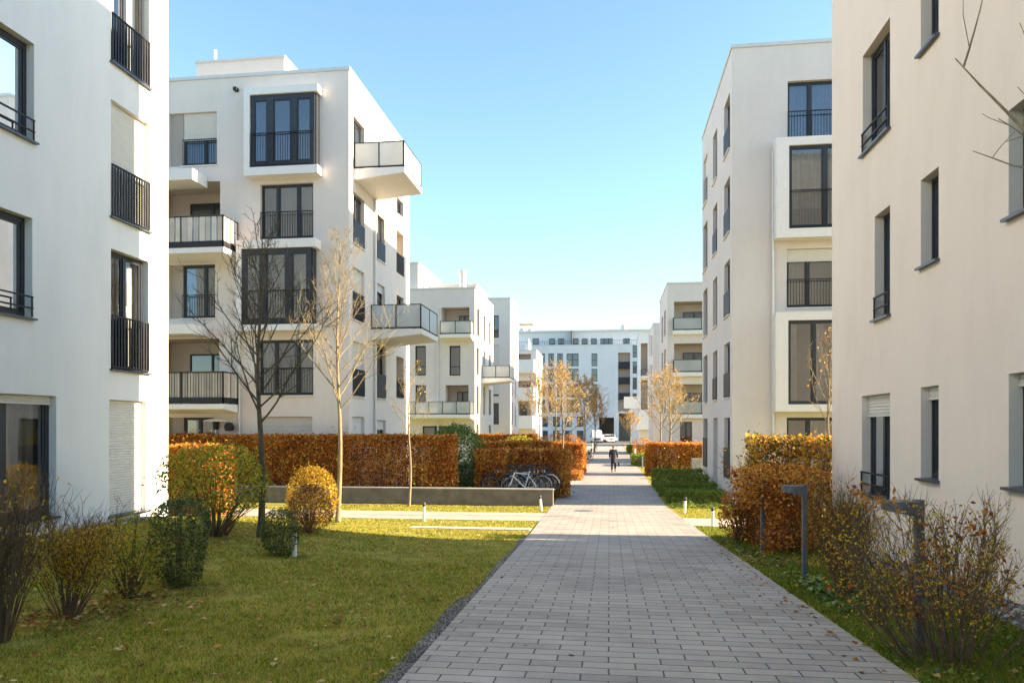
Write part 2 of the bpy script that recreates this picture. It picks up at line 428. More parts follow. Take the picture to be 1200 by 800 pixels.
        if rail: s.rail(f, a + .02, b - .02, c, 'bars', root, railh, out - .03)
    def balcony(s, w, s0, s1, depth, zf, kind='frost', h=1.0, thick=0.24, taper=0.12, mat=None, whole=True, posts=2):
        f = s.fc(w); m = MB()
        prof = [(0, zf), (depth, zf), (depth, zf - thick), (0, zf - thick - taper)]
        m.add([f.p(a, n, z) for a in (s0, s1) for n, z in prof], [(0, 1, 2, 3), (4, 5, 6, 7), (0, 1, 5, 4), (1, 2, 6, 5), (2, 3, 7, 6), (3, 0, 4, 7)])
        B = s.put(m, 'balcony', mat or WHITE)
        e = .05; za, zb = zf + .06, zf + h
        if kind == 'solid':
            p = MB(); t = .12
            p.box(s0, s1, depth - t, depth, zf + .002, zb, f.p); p.box(s0, s0 + t, 0, depth - t, zf + .002, zb, f.p); p.box(s1 - t, s1, 0, depth - t, zf + .002, zb, f.p)
            s.put(p, 'parapet', mat or WHITE, B); return B
        g = MB(); fr = MB()
        sides = [((s0 + e, depth - e), (s1 - e, depth - e)), ((s0 + e, 0.02), (s0 + e, depth - e)), ((s1 - e, 0.02), (s1 - e, depth - e))]
        def pbox(mb, p, q, t, z0, z1):
            (a0, n0), (a1, n1) = p, q
            mb.box(min(a0, a1) - t, max(a0, a1) + t, min(n0, n1) - t, max(n0, n1) + t, z0, z1, f.p)
        for p, q in sides:
            if kind == 'frost': pbox(g, p, q, .006, za + .03, zb - .03)
            if kind in ('bars', 'slatbars'):
                L = math.hypot(q[0] - p[0], q[1] - p[1]); k = max(2, int(L / .11))
                for i in range(1, k):
                    t = i / k; pt = (p[0] + (q[0] - p[0]) * t, p[1] + (q[1] - p[1]) * t); pbox(fr, pt, pt, .007, za, zb)
            if kind in ('slats', 'slatbars'):
                L = math.hypot(q[0] - p[0], q[1] - p[1]); k = max(2, int(L / .235))
                for i in range(k):
                    t0, t1 = (i + .14) / k, (i + .86 + .1 * (i % 3 == 1)) / k; g.mat(SLATM if i % 2 else SLATL)
                    if kind == 'slatbars': t0, t1 = i / k, (i + .99) / k
                    dn = .03 if kind == 'slatbars' else 0
                    pbox(g, (p[0] + (q[0] - p[0]) * t0, p[1] + (q[1] - p[1]) * t0 - dn), (p[0] + (q[0] - p[0]) * t1, p[1] + (q[1] - p[1]) * t1 - dn), .008, za + .10, zb + .02)
            pbox(fr, p, q, .022, zb - .02 if kind == 'frost' else zb - .035, zb + .012); pbox(fr, p, q, .018, za - .03, za + .035)
            if kind != 'frost' and kind != 'bars': pbox(fr, p, q, .014, za - .02, za + .20)
            for t in np.linspace(0, 1, posts + 1):
                pt = (p[0] + (q[0] - p[0]) * t, p[1] + (q[1] - p[1]) * t); pbox(fr, pt, pt, .022, zf, zb)
        s.put(fr, 'railing', IRON, B)
        if g.v: s.put(g, 'balustrade_panel', FROST if kind == 'frost' else None, B)
        return B
    def canopy(s, w, s0, s1, depth, z0, z1):
        f = s.fc(w); m = MB(); m.box(s0, s1, 0.0, depth, z0, z1, f.p); s.put(m, 'canopy', WHITE)
    def pipe(s, w, a, z0, z1, r=.045):
        f = s.fc(w); m = MB(); m.tube([f.p(a, .07, z0), f.p(a, .07, z1)], r, 8)
        z = z0 + .6
        while z < z1: m.tube([f.p(a, .07, z), f.p(a, .07, z + .05)], r * 1.25, 8); z += 2.2
        s.put(m, 'downpipe', CAP)
    def block(s, name, x0, x1, y0, y1, z0, z1, mat=None, cap=True):
        m = MB(); m.mat(mat or s.mat); m.box(x0, x1, y0, y1, z0, z1)
        if cap: m.mat(s.capmat); m.box(x0 - .06, x1 + .06, y0 - .06, y1 + .06, z1, z1 + .10)
        return s.put(m, name)
    def finish(s):
        x0, x1, y0, y1, z0, z1 = s.b; m = MB()
        for w in ('front', 'side'):
            f = s.fc(w); A0, A1 = (x0, x1) if w == 'front' else (y0, y1); ops = s.op[w]
            for o in ops: assert o[0] < o[1] and o[2] < o[3], (s.root['label'], w, o)
            cs = sorted({A0, A1, *[v for o in ops for v in o[:2] if A0 < v < A1]}); cz = sorted({z0, z1, *[v for o in ops for v in o[2:4] if z0 < v < z1]})
            m.mat(s.mat)
            for a, b in zip(cs[:-1], cs[1:]):
                for c, d in zip(cz[:-1], cz[1:]):
                    mx, mz = (a + b) / 2, (c + d) / 2
                    if any(o[0] < mx < o[1] and o[2] < mz < o[3] for o in ops): continue
                    m.quad(f.p(a, 0, c), f.p(b, 0, c), f.p(b, 0, d), f.p(a, 0, d))
            for (a, b, c, d, dp, kind) in ops:
                def ring(n0, n1):
                    P = [(a, c), (b, c), (b, d), (a, d)]
                    for i in range(4):
                        (p, q), (r, t) = P[i], P[(i + 1) % 4]
                        m.quad(f.p(p, -n0, q), f.p(r, -n0, t), f.p(r, -n1, t), f.p(p, -n1, q))
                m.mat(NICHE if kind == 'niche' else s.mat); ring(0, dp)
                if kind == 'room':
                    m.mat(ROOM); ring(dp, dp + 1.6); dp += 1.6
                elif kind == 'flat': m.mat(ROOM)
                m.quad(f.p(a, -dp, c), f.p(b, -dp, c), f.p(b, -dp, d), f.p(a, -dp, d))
        m.mat(s.mat)
        if s.side.k == 'L': m.quad((x0, y0, z0), (x0, y1, z0), (x0, y1, z1), (x0, y0, z1))
        else: m.quad((x1, y0, z0), (x1, y1, z0), (x1, y1, z1), (x1, y0, z1))
        m.quad((x0, y1, z0), (x1, y1, z0), (x1, y1, z1), (x0, y1, z1))
        m.quad((x0, y0, z1 - .01), (x1, y0, z1 - .01), (x1, y1, z1 - .01), (x0, y1, z1 - .01))
        s.put(m, 'wall')
        c = MB(); o = .045; t = .32; za, zb = z1 - .06, z1 + .07
        c.box(x0 - o, x1 + o, y0 - o, y0 + t, za, zb); c.box(x0 - o, x1 + o, y1 - t, y1 + o, za, zb)
        c.box(x0 - o, x0 + t, y0 + t, y1 - t, za, zb); c.box(x1 - t, x1 + o, y0 + t, y1 - t, za, zb)
        s.put(c, 'roof_edge', s.capmat)
SLATL = simple('screen_slat_pale', (0.58, 0.53, 0.46), 0.7, 0.0, 0.12, 2.0)
SLATM = simple('screen_slat', (0.46, 0.42, 0.37), 0.7, 0.0, 0.12, 2.0)
XL, XR = -10.2, 4.55
# ------------------------------------------------------------------ near left building
FULL = [(0.03, 0.97, 0.0)]; LEFTC = [(0.03, 0.45, 0.0)]; RIGHTC = [(0.55, 0.97, 0.0)]
A = Bld('pale grey apartment building with closed white shutters at the left edge, nearest on its side', -24, XL, -4, yu(197, XL), 17.1, P_A, 'L')
R = A.side.rect
dz = 3.13
r2 = R(-45, 40, 52, 167, 40); r1 = R(-45, 38, 256, 373, 38)
for k, r in enumerate([(r2[0], r2[1], r2[2] + dz, r2[3] + dz), r2, r1]):
    A.win('side', r, (0.5,), 'low', curtain=RIGHTC if k else FULL, fw=0.08)
rg = R(-70, 66, 464, 604, 66)
A.win('side', rg, (0.55,), None, 0.06, curtain=[(0.1, 0.92, 0.0)], sill=True, fw=0.09)
for s0 in (2.0, 5.2):                        # windows further along the same wall, behind the picture's edge
    A.win('side', (s0, s0 + 1.5, r1[2], r1[3]), (0.5,), 'low', curtain=FULL)
q2 = R(130, 175, 116, 253, 130)
A.win('side', (q2[0], q2[1], q2[2] + 3.2, q2[3] + 3.2), (0.5,), 'dense', railh=1.02, curtain=FULL)
A.win('side', q2, (0.5,), 'dense', 1.0, railfrac=0.45)
A.win('side', R(130, 174, 291, 432, 130), (0.5,), 'dense', railfrac=0.45, curtain=[(0.03, 0.3, 0), (0.5, 0.97, 0)])
A.win('side', R(128, 171, 468, 605, 128), (0.5,), None, 1.0)
A.finish()

# ------------------------------------------------------------------ near right building
D = Bld('cream apartment building filling the right edge, with narrow dark windows', XR, 18, -8, yu(975, XR), 17.1, P_R, 'R')
R = D.side.rect
ra = R(1011, 1043, 20, 149, 1043)
D.win('side', ra, (0.5,), 'low', curtain=FULL)
D.win('side', R(1025, 1043, 240, 368, 1043), (), 'low')
D.win('side', R(1010, 1043, 460, 585, 1043), (0.5,), 'low', 0.2, curtain=LEFTC)
rb = R(1079, 1100, 195, 303, 1100)
D.win('side', rb, ()); D.win('side', (rb[0], rb[1], rb[2] + 3.13, rb[3] + 3.13), ())
D.win('side', R(1079, 1100, 451, 563, 1100), (), None, 0.12)
re_ = R(1182, 1262, 130, 256, 1182)
D.win('side', re_, (0.5,)); D.win('side', (re_[0], re_[1], re_[2] + 3.13, re_[3] + 3.13), (0.5,))
D.win('side', R(1182, 1262, 438, 570, 1182), (0.5,), None, 0.09)
D.win('side', (ra[0], ra[1], ra[2] + 3.13, ra[3] + 3.13), (0.5,), 'low')
for i in range(5):
    for s0 in (0.6, 3.4): D.win('side', (s0, s0 + 1.2, 1.9 + 3.13 * i, 3.5 + 3.13 * i), (0.5,), curtain=FULL)
D.finish()

# ------------------------------------------------------------------ second left building, five storeys with bay windows and balconies
Y2 = 28.26
B = Bld('five storey pale building with dark bay windows and two glass balconies behind the bare trees', -25, XL, Y2, yu(480, XL), 17.05, P_B, 'L')
R = B.front.rect
B.win('front', R(198, 254, 132, 194.5), (0.62,), None, 0.5, panel=0.28, shutmat=SHUTB, sill=WHITE)
f_ = B.front; rr = R(214, 254, 132, 194.5); B.rail(f_, rr[0], rr[1], rr[2], 'bars', B.root.children[-1], 1.08)
B.bay('front', R(292.6, 377.7, 107, 209), R(299, 373.5, 115.5, 199.5), 0.5, (0.31, 0.68), curtain=None, right_glass=True, fw=0.17, railh=1.35)
B.win('front', R(305, 367, 215, 280), (0.31, 0.70), 'bars', curtain=[(0.32, 0.69, 0), (0.72, 0.97, 0)], cmat=SHUTB, railh=1.1, sill=WHITE)
B.bay('front', R(284.5, 376, 284, 389), R(290, 370, 294, 382), 0.55, (0.31, 0.68), right_glass=True, fw=0.17, railh=1.35, curtain=[(0.05, 0.3, 0.0), (0.36, 0.66, 0), (0.72, 0.97, 0)])
B.win('front', R(303, 367, 398, 463), (0.3, 0.7), 'bars', curtain=[(0.03, 0.28, 0.0), (0.72, 0.97, 0.0)], sill=WHITE, railh=1.1)
B.win('front', R(305, 366, 488, 549), (0.5,), None, 1.0, sill=False, shutmat=SHUTB)
B.win('front', R(198, 252, 310, 373), (0.66,), 'bars', panel=0.28, sill=WHITE, curtain=[(0.3, 0.62, 0.0)], cmat=SHUTB)
B.niche('front', R(176, 258, 214, 283), 1.5, [(0.30, 0.98, 0.82, (0.5,))])
B.niche('front', R(176, 257, 397, 474), 1.5, [(0.30, 0.98, 0.82, (0.5,))])
x1 = xu(262, Y2 - 1.2); x0 = x1 - 3.6; zb = zv(289, x1, Y2 - 1.2)
B.balcony('front', x0, x1, 1.2, zb, 'slats', 1.24, 0.2, 0.14)
zb = zv(473, x1, Y2 - 1.2); B.balcony('front', x0, x1, 1.2, zb, 'slatbars', 1.25, 0.2, 0.14)
xc = xu(227, Y2 - 1.0)
B.canopy('front', xc - 3.5, xc, 1.1, zv(211, xc, Y2 - 1), zv(195, xc, Y2 - 1) - .1); B.canopy('front', xc - 3.5, xc, 1.1, zv(391, xc, Y2 - 1), zv(377, xc, Y2 - 1) - .1)
B.win('front', R(198, 251, 489, 549), (0.5,), None, 0, panel=0.3, sill=False, curtain=FULL, cmat=SHUTB)
B.win('front', R(120, 170, 310, 373), (0.5,), 'bars'); B.win('front', R(120, 170, 132, 194.5), (0.5,), 'bars')
B.pipe('front', xu(281.5, Y2), 0.4, zv(380, xu(281.5, Y2), Y2))
R = B.side.rect
B.win('side', R(414, 427, 135, 196, 414), (0.5,), None, curtain=[(0.1, 0.9, 0)], cmat=SHUTB, sill=False)
B.win('side', R(414, 427, 224, 284, 414), (0.5,), 'panel', railfrac=0.45, sill=WHITE, curtain=[(0.1, 0.5, 0)])
B.win('side', R(413, 427, 312, 374, 414), (0.5,), 'dense', 1.0, railfrac=0.53, sill=WHITE)
B.win('side', R(413, 427, 399, 464, 414), (0.5,), 'dense', 1.0, railfrac=0.5, sill=WHITE)
B.win('side', R(413, 427, 488, 545, 414), (0.5,), None, 1.0, sill=WHITE)
B.win('side', R(442, 451, 250, 303, 442), (0.5,), 'panel', railfrac=0.42, sill=WHITE)
B.win('side', R(442, 451, 331, 384, 442), (0.5,), None, 0.15, sill=False)
B.win('side', R(442, 452, 403, 466, 442), (0.5,), 'panel', railfrac=0.45, sill=WHITE)
B.win('side', R(442, 452, 492, 545, 442), (0.5,), None, 0.2, sill=WHITE)
B.win('side', R(465, 473, 230, 250, 465), (), None, sill=WHITE)
B.niche('side', R(464.5, 473, 269, 319, 465), 1.0); B.niche('side', R(464.5, 473, 417, 466, 465), 1.0)
B.win('side', R(465, 473, 345, 384, 465), (), None)
for vt, vb in ((269, 319), (417, 466)):
    r = R(464.5, 473, vt, vb, 465); B.rail(B.side, r[0], r[1], r[2], 'dense', B.root, 0.95)
B.pipe('side', yu(438, XL), 0.4, 14.5)
yA = yu(414.5, XL)
B.balcony('side', yA, yA + 2.8, 2.1, zv(198, XL, yA), 'frost', 1.05, 0.22, 0.22)
yB = yu(434.5, XL)
B.balcony('side', yB, yB + 3.1, 2.25, zv(386, XL, yB), 'frost', 1.06, 0.22, 0.22)
pb0, pb1 = xu(230.5, 30.0), xu(333, 30.0)
B.block('penthouse', pb0, pb1, 30.0, 35.0, 17.0, zv(68, pb1, 30.0))
m = MB(); m.tube([(pb0 + .5, 30.6, 17), (pb0 + .5, 30.6, zv(60, pb0, 30.6))], .08, 8); B.put(m, 'vent_pipe', CAP)
m = MB(); cx = xu(278, Y2); m.box(cx - .07, cx + .07, Y2 - .22, Y2, zv(108, cx, Y2), zv(104.5, cx, Y2)); B.put(m, 'wall_lamp', IRON)
m = MB(); cx = xu(273, Y2); m.lathe([(0, 0), (.16, .02), (.2, .2), (.12, .34), (0, .36)], 12, (cx, Y2 - .3, zv(505, cx, Y2))); m.box(cx - .04, cx + .04, Y2 - .3, Y2, zv(503, cx, Y2), zv(500, cx, Y2)); B.put(m, 'wall_lamp', IRON)
B.finish()

# ------------------------------------------------------------------ second right building
Y3 = yu(858, XR)
Eb = Bld('five storey greige building on the right with white framed dark bays and blue curtains', XR, 17, Y3, yu(823, XR), zv(55, XR, Y3), P_R2, 'R')
R = Eb.front.rect
def wide(u0, vt, vb, w): r = R(u0, u0 + 30, vt, vb, u0 + 25); return (r[0], r[0] + w, r[2], r[3])
Eb.win('front', wide(923, 94, 163, 2.25), (0.36,), 'bars', curtain=FULL, cmat=CURTB, sill=WHITE, railh=1.05)
a = wide(921, 175, 271, 3.0); Eb.bay('front', (xu(909.5, Y3 - .45) , a[1] + .35, a[2] - .33, a[3] + .3), a, 0.5, (0.42, 0.9), curtain=[(0.05, 0.42, 0.25), (0.5, 0.95, 0)], fw=0.075, railh=1.4)
Eb.win('front', wide(922, 291, 360, 2.25), (0.34, ), 'bars', 0.2, curtain=[(0.03, 0.3, 0)], cmat=SHUTB, sill=WHITE, railh=1.05)
a = wide(920, 377, 474, 3.0); Eb.bay('front', (xu(909, Y3 - .45), a[1] + .35, a[2] - .26, a[3] + .3), a, 0.5, (0.3, 0.62), rail=False, fw=0.06, curtain=[(0.02, 0.12, 0), (0.33, 0.44, 0)])
Eb.win('front', wide(922, 489, 556, 2.25), (0.35,), None, curtain=[(0.4, 0.9, 0)])
Eb.pipe('front', xu(907, Y3) - .05, 0.4, zv(178, xu(907, Y3), Y3), 0.05)
R = Eb.side.rect
st = 97.0
for i in range(5):
    k = (st * i)
    if i < 4:
        Eb.win('side', R(848.6, 855.4, 109 + k, 174 + k, 855), (), 'panel', railfrac=0.45, sill=WHITE, shutter=0.0)
        Eb.win('side', R(835.5, 840.4, 150 + k * .894, 208 + k * .894, 840), (), 'panel' if i % 2 else None, railfrac=0.45, sill=WHITE)
        Eb.win('side', R(824.3, 829, 178 + k * .815, 234 + k * .815, 829), (), None, 0.35 if i == 0 else 0, sill=WHITE)
    else:
        Eb.win('side', R(848.6, 855.4, 489, 562, 855), (), 'panel', railfrac=0.5, sill=WHITE)
        Eb.win('side', R(836, 841, 489, 568, 841), (), None, sill=False, mat=CAP)
        Eb.win('side', R(824.3, 829, 490, 548, 829), (), 'panel', railfrac=0.6, sill=WHITE)
Eb.finish()

# ------------------------------------------------------------------ third left building, four storeys
Y4 = yu(556.6, XL)
G = Bld('four storey cream building with loggia and long lower balcony beyond the bay window building', -24, XL, Y4, yu(578, XL), zv(337, XL, Y4), P_C, 'L')
R = G.front.rect
G.niche('front', R(517, 550, 360, 393), 1.6, [(0.5, 0.9, 0.8, (0.5,))])
xa, xb = xu(515, Y4 - 1), xu(552, Y4 - 1); G.balcony('front', xa, xb, 1.0, zv(391, xb, Y4 - 1), 'frost', 1.0, 0.25, 0.2)
for r in (R(486.5, 499, 405, 440), R(526.5, 539.5, 405, 440), R(486.5, 499, 451, 485)): G.win('front', r, (), None, transom=0.3 if r[3] > 4 else 0, sill=WHITE, curtain=None)
G.niche('front', R(522, 549, 451, 486), 1.5, [(0.35, 0.95, 0.8, (0.4,))])
xa, xb = xu(470, Y4 - 1.2), xu(551.5, Y4 - 1.2); G.balcony('front', xa, xb, 1.2, zv(485.5, xb, Y4 - 1), 'frost', 0.98, 0.25, 0.15, posts=5)
G.win('front', R(495, 545, 499, 520), (0.3, 0.6), None, sill=False)
G.pipe('front', xu(515, Y4) - .1, 0.4, 12)
R = G.side.rect
for u0, u1, vt, vb, ur in ((559, 562, 360.5, 393, 559), (567, 569.2, 369, 399, 567), (573, 575.2, 377, 404, 573), (558.5, 561.3, 407, 439, 559), (566.3, 568.6, 411, 443, 567),
                           (573, 575.4, 415, 446, 573), (558.5, 561.2, 452, 485, 559), (566.4, 568.8, 453, 486, 567), (573, 575.6, 456, 486, 573), (558, 561, 497, 520, 559), (573, 575.5, 498, 520, 573)):
    G.win('side', R(u0, u1, vt, vb, ur), (), None, sill=False, far=True)
y0 = yu(564.5, XL); G.balcony('side', y0, y0 + 3.2, 2.3, zv(443, XL, y0), 'frost', 1.0, 0.22, 0.2)
px0, px1 = xu(503, Y4 + 4), XL - .6
G.block('penthouse', px0, px1, Y4 + 4, Y4 + 9, G.b[5] - .05, zv(334, px1, Y4 + 4))
t0, t1 = xu(478, Y4 + .6), xu(490, Y4 + .6); G.block('stair_tower', t0 - 3, t1, Y4 + .6, Y4 + 8.5, G.b[5] - .05, zv(306.5, t1, Y4))
m = MB(); cx = xu(542.5, Y4 + 2.5); m.lathe([(.28, G.b[5] - .1), (.28, zv(320, cx, Y4 + 2)), (.34, zv(319, cx, Y4 + 2)), (.34, zv(315.5, cx, Y4 + 2))], 14, (cx, Y4 + 2.5, 0)); G.put(m, 'chimney', CAP, smooth=False)
G.finish()

# ------------------------------------------------------------------ fourth left building
Y5 = yu(598, XL)
H = Bld('tall white building with one column of narrow windows, left of the path', -24, XL, Y5, yu(607.5, XL), zv(349, XL, Y5), P_C, 'L')
R = H.front.rect
for vt, vb, sh in ((369.5, 395.5, 0), (404, 431, 0.95), (439, 464, 0.9), (472, 497, 0)): H.win('front', R(578.3, 584.6, vt, vb), (), None, sh, far=True, sill=False, transom=0.3)
R = H.side.rect
for vt, vb in ((372, 396), (405, 430), (438, 463), (471, 497)):
    H.win('side', R(600, 601.2, vt, vb, 600), (), far=True, sill=False); H.win('side', R(603.5, 604.6, vt + 5, vb + 3, 603.5), (), far=True, sill=False)
H.canopy('side', Y5 + 7, Y5 + 9, 1.6, zv(379, XL, Y5 + 7), zv(377, XL, Y5 + 7))
H.finish()

# ------------------------------------------------------------------ fifth left building, with solid white balconies
Y6 = yu(628.5, XL)
I = Bld('low white building with stacked solid balconies in front of the far end block', -24, XL, Y6, Y6 + 10, zv(410, XL, Y6), P_C, 'L')
R = I.front.rect
I.niche('front', R(606, 622, 414.5, 432), 1.8, [(0.1, 0.9, 0.75, (0.5,))]); I.niche('front', R(604, 622, 446, 466), 1.8, [(0.4, 0.9, 0.8)]); I.niche('front', R(602, 622, 470, 489), 1.8, [(0.3, 0.7, 0.85)])
for u0, u1, vb in ((603, 625.6, 436), (600, 625, 469), (600, 624, 502)):
    xa, xb = xu(u0, Y6 - 2), xu(u1, Y6 - 2); z = zv(vb, xb, Y6 - 2) + .25; I.balcony('front', xa, xb, 2.0, z, 'solid', 1.55, 0.25, 0.0)
R = I.side.rect
for vt, vb in ((420, 432), (445, 458), (470, 484)): I.win('side', R(630.5, 632, vt, vb, 630.5), (), far=True, sill=False)
m = MB(); cx = xu(619, Y6 + 1); m.lathe([(.4, I.b[5] - .1), (.4, zv(402, cx, Y6)), (.15, zv(397, cx, Y6)), (.1, zv(396, cx, Y6))], 12, (cx, Y6 + 1, 0)); I.put(m, 'chimney', CAP)
I.finish()

# ------------------------------------------------------------------ far end block across the path
Y7 = 152.0
J = Bld('long white block with rows of dark windows and a dark gateway closing the far end', xu(560, Y7), xu(800, Y7), Y7, Y7 + 12, zv(404, xu(690, Y7), Y7), P_F, 'R', group='apartment buildings along the path')
R = J.front.rect
zz = lambda x, y: (590 + x * .2, 370 + y * .2)
def jw(x0, x1, y0, y1, lights=(), **k):
    (u0, v0), (u1, v1) = zz(x0, y0), zz(x1, y1); J.win('front', R(u0, u1, v0, v1), lights, far=True, sill=False, fw=0.09, **k)
for y0, y1 in ((220, 295), (310, 385), (400, 475), (490, 565)):
    for x0, x1, l in ((165, 182, ()), (196, 212, ()), (225, 243, ()), (263, 295, (.5,)), (315, 348, (.5,)), (370, 440, (.5,)), (516, 550, ())): jw(x0, x1, y0, y1, l, transom=0.5)
for x0, x1 in ((225, 260), (290, 330), (360, 400), (430, 470)): jw(x0, x1, 590, 650, (.5,)); jw(x0, x1, 672, 735, (.5,))
for y0, y1 in ((160, 244), (255, 338), (349, 431), (441, 490)): jw(757, 782, y0 + 12, y1, (), transom=0.4)
(u0, v0), (u1, v1) = zz(672, 215), zz(742, 560); J.niche('front', R(u0, u1, v0, v1), 1.8)
for y in (298, 388, 480):
    (u, v) = zz(672, y); (ub, _) = zz(742, y); xa, xb = xu(u0, Y7) + .05, xu(u1, Y7) - .05; z = zv(v, xa, Y7)
    m = MB(); m.box(xa, xb, Y7 - .05, Y7 + 1.7, z - .3, z); m.mat(IRON); m.box(xa, xb, Y7 - .1, Y7 - .06, z, z + 1.0); J.put(m, 'balcony', DARK)
(u0, v0), (u1, v1) = zz(560, 595), zz(648, 748); r = R(u0, u1, v0, v1); J.op['front'].append((r[0], r[1], 0.0, r[3], 8.0, 'room'))
(u0, v0), (u1, v1) = zz(676, 570), zz(745, 748); r = R(u0, u1, v0, v1); J.op['front'].append((r[0], r[1], 0.0, r[3], 3.0, 'room'))
# set-back top storey as its own wall with windows
xa, xb = xu(603, Y7), xu(768, Y7); zt = zv(388.5, xu(690, Y7), Y7 + 2.5); zb = J.b[5] - .05
m = MB(); m.mat(P_F); m.box(xa, xb, Y7 + 2.5, Y7 + 11, zb, zt); m.mat(CAP); m.box(xa - .3, xb + .3, Y7 + 2.2, Y7 + 11.2, zt, zt + .35); J.put(m, 'attic_storey')
f2 = Face('front', Y7 + 2.5)
for x0, x1, l in ((172, 207, ()), (268, 302, ()), (320, 355, (.5,)), (408, 440, ()), (460, 493, ()), (513, 547, ()), (568, 640, (.33, .66)), (702, 740, (.5,))):
    (u0, v0), (u1, v1) = zz(x0, 133), zz(x1, 168); J.frame(f2, f2.rect(u0, u1, v0, v1), 0.04, l, far=True, sill=False, fw=0.1)
m = MB()
for i in range(60):
    x = xa + (xb - xa) * i / 60; m.box(x - .03, x + .03, Y7 + .25, Y7 + .3, J.b[5], J.b[5] + .9)
m.box(xa, xb, Y7 + .25, Y7 + .3, J.b[5] + .85, J.b[5] + .92); J.put(m, 'railing', GREYM)
for x, w, h in ((115, 1.6, .9), (160, 1.2, .8), (705, 1.3, 1.1)):
    cx = xu(590 + x * .2, Y7 + 5); m = MB(); m.lathe([(w / 2, zt), (w / 2, zt + h), (w / 4, zt + h * 1.5)], 10, (cx, Y7 + 5, 0)); J.put(m, 'chimney', CAP)
cx = xu(670, Y7 + 1.5); m = MB(); m.box(cx - .12, cx + .12, Y7 + .4, Y7 + 2.5, zb, zt); J.put(m, 'dividing_fin', GREYM)
J.finish()

# ------------------------------------------------------------------ right hand buildings further down
Y8 = yu(782, XR)
K = Bld('four storey building with stacked glass loggias beyond the clipped orange hedge', XR, 17, Y8, yu(773, XR), zv(332, XR, Y8), P_C, 'R')
R = K.front.rect
for vt, vs in ((353, 388), (402, 437), (450, 486)):
    r = R(790, 828, vt, vs); r = (r[0], r[0] + 4.2, r[2], r[3]); K.niche('front', r, 1.7, [(0.2, 0.62, 0.75, (0.5,))])
    K.balcony('front', r[0] - .12, r[1] + .1, 0.35, r[2] + .05, 'frost', 0.98, 0.3, 0.1)
r = R(797, 811, 494, 520); K.win('front', r, (0.5,), far=True, sill=False)
R = K.side.rect
for i in range(4):
    for u0, u1, v0 in ((778.2, 780.2, 362), (775.4, 777, 370)):
        v = v0 + i * (46 if u0 > 777 else 42); 
        if v < 490: K.win('side', R(u0, u1, v, v + 30, u1), (), far=True, sill=False)
K.finish()
Y9 = yu(765.5, XR)
L_ = Bld('pale slab building with blank front seen past the loggia building on the right', XR, 17, Y9, yu(760, XR), zv(379, XR, Y9), P_C, 'R')
R = L_.front.rect
for v in (395, 430, 464): L_.win('front', R(776, 780, v, v + 22), (), far=True, sill=False)
R = L_.side.rect
for i in range(3):
    for u0, u1 in ((763.2, 764.3), (761.2, 762)): L_.win('side', R(u0, u1, 392 + i * 35, 416 + i * 34, u1), (), far=True, sill=False)
L_.finish()
Y10 = yu(749.5, XR)
M_ = Bld('white building with jutting solid balconies in front of the right end of the far block', XR, 17, Y10, Y10 + 11, zv(389, XR, Y10), P_F, 'R')
R = M_.front.rect
M_.niche('front', R(751, 759, 402, 439), 1.5); M_.niche('front', R(751, 759, 445, 480), 1.5)
f = M_.side
for y, zc, n in ((Y10 + .3, 474, 2.3), (Y10 - 14, 488, 0)):
    if n: M_.balcony('side', y, y + 3.0, n, zv(478, XR, y) + .25, 'solid', 1.5, 0.25)
z = zv(501, XR, Y10); M_.balcony('front', XR - .6, XR + 3.2, 2.2, z, 'solid', 1.6, 0.25)
z = zv(441, XR, Y10); M_.balcony('front', XR + .2, XR + 3.2, 0.9, z, 'bars', 1.0, 0.2)
M_.finish()
# ------------------------------------------------------------------ ground
def pathL(y): return float(np.interp(y, [0, 5.6, 17, 27, 200], [-1.50, -1.60, -1.80, -2.07, -2.07]))
def pathR(y): return float(np.interp(y, [0, 5.6, 17, 27, 200], [2.48, 2.39, 2.18, 2.05, 2.05]))
def sheet(name, xs, ys, off, mat, fx=None, kind='structure', skirt=0.0):
    """a sheet over the ground; xs are fractions between fx(y) when fx is given"""
    V = []; Fc = []; nx = len(xs)
    for y in ys:
        for x in xs:
            X = x if fx is None else fx(y)[0] + (fx(y)[1] - fx(y)[0]) * x
            V.append((X, y, gz(X, y) + off))
    for j in range(len(ys) - 1):
        for i in range(nx - 1): Fc.append((j * nx + i, j * nx + i + 1, (j + 1) * nx + i + 1, (j + 1) * nx + i))
    m = MB(); m.add(V, Fc)
    if skirt:
        ny = len(ys)
        loop = [(j * nx) for j in range(ny)], [(j * nx + nx - 1) for j in range(ny)], list(range(nx)), [(ny - 1) * nx + i for i in range(nx)]
        for lp in loop:
            for a, b in zip(lp[:-1], lp[1:]):
                A_, B_ = V[a], V[b]; m.quad(A_, B_, (B_[0], B_[1], B_[2] - skirt), (A_[0], A_[1], A_[2] - skirt))
    o = m.build(name, mat, recalc=False); o['kind'] = kind
    return o
def fr_(a, b, st): return list(np.linspace(a, b, max(2, int(round((b - a) / st)) + 1)))

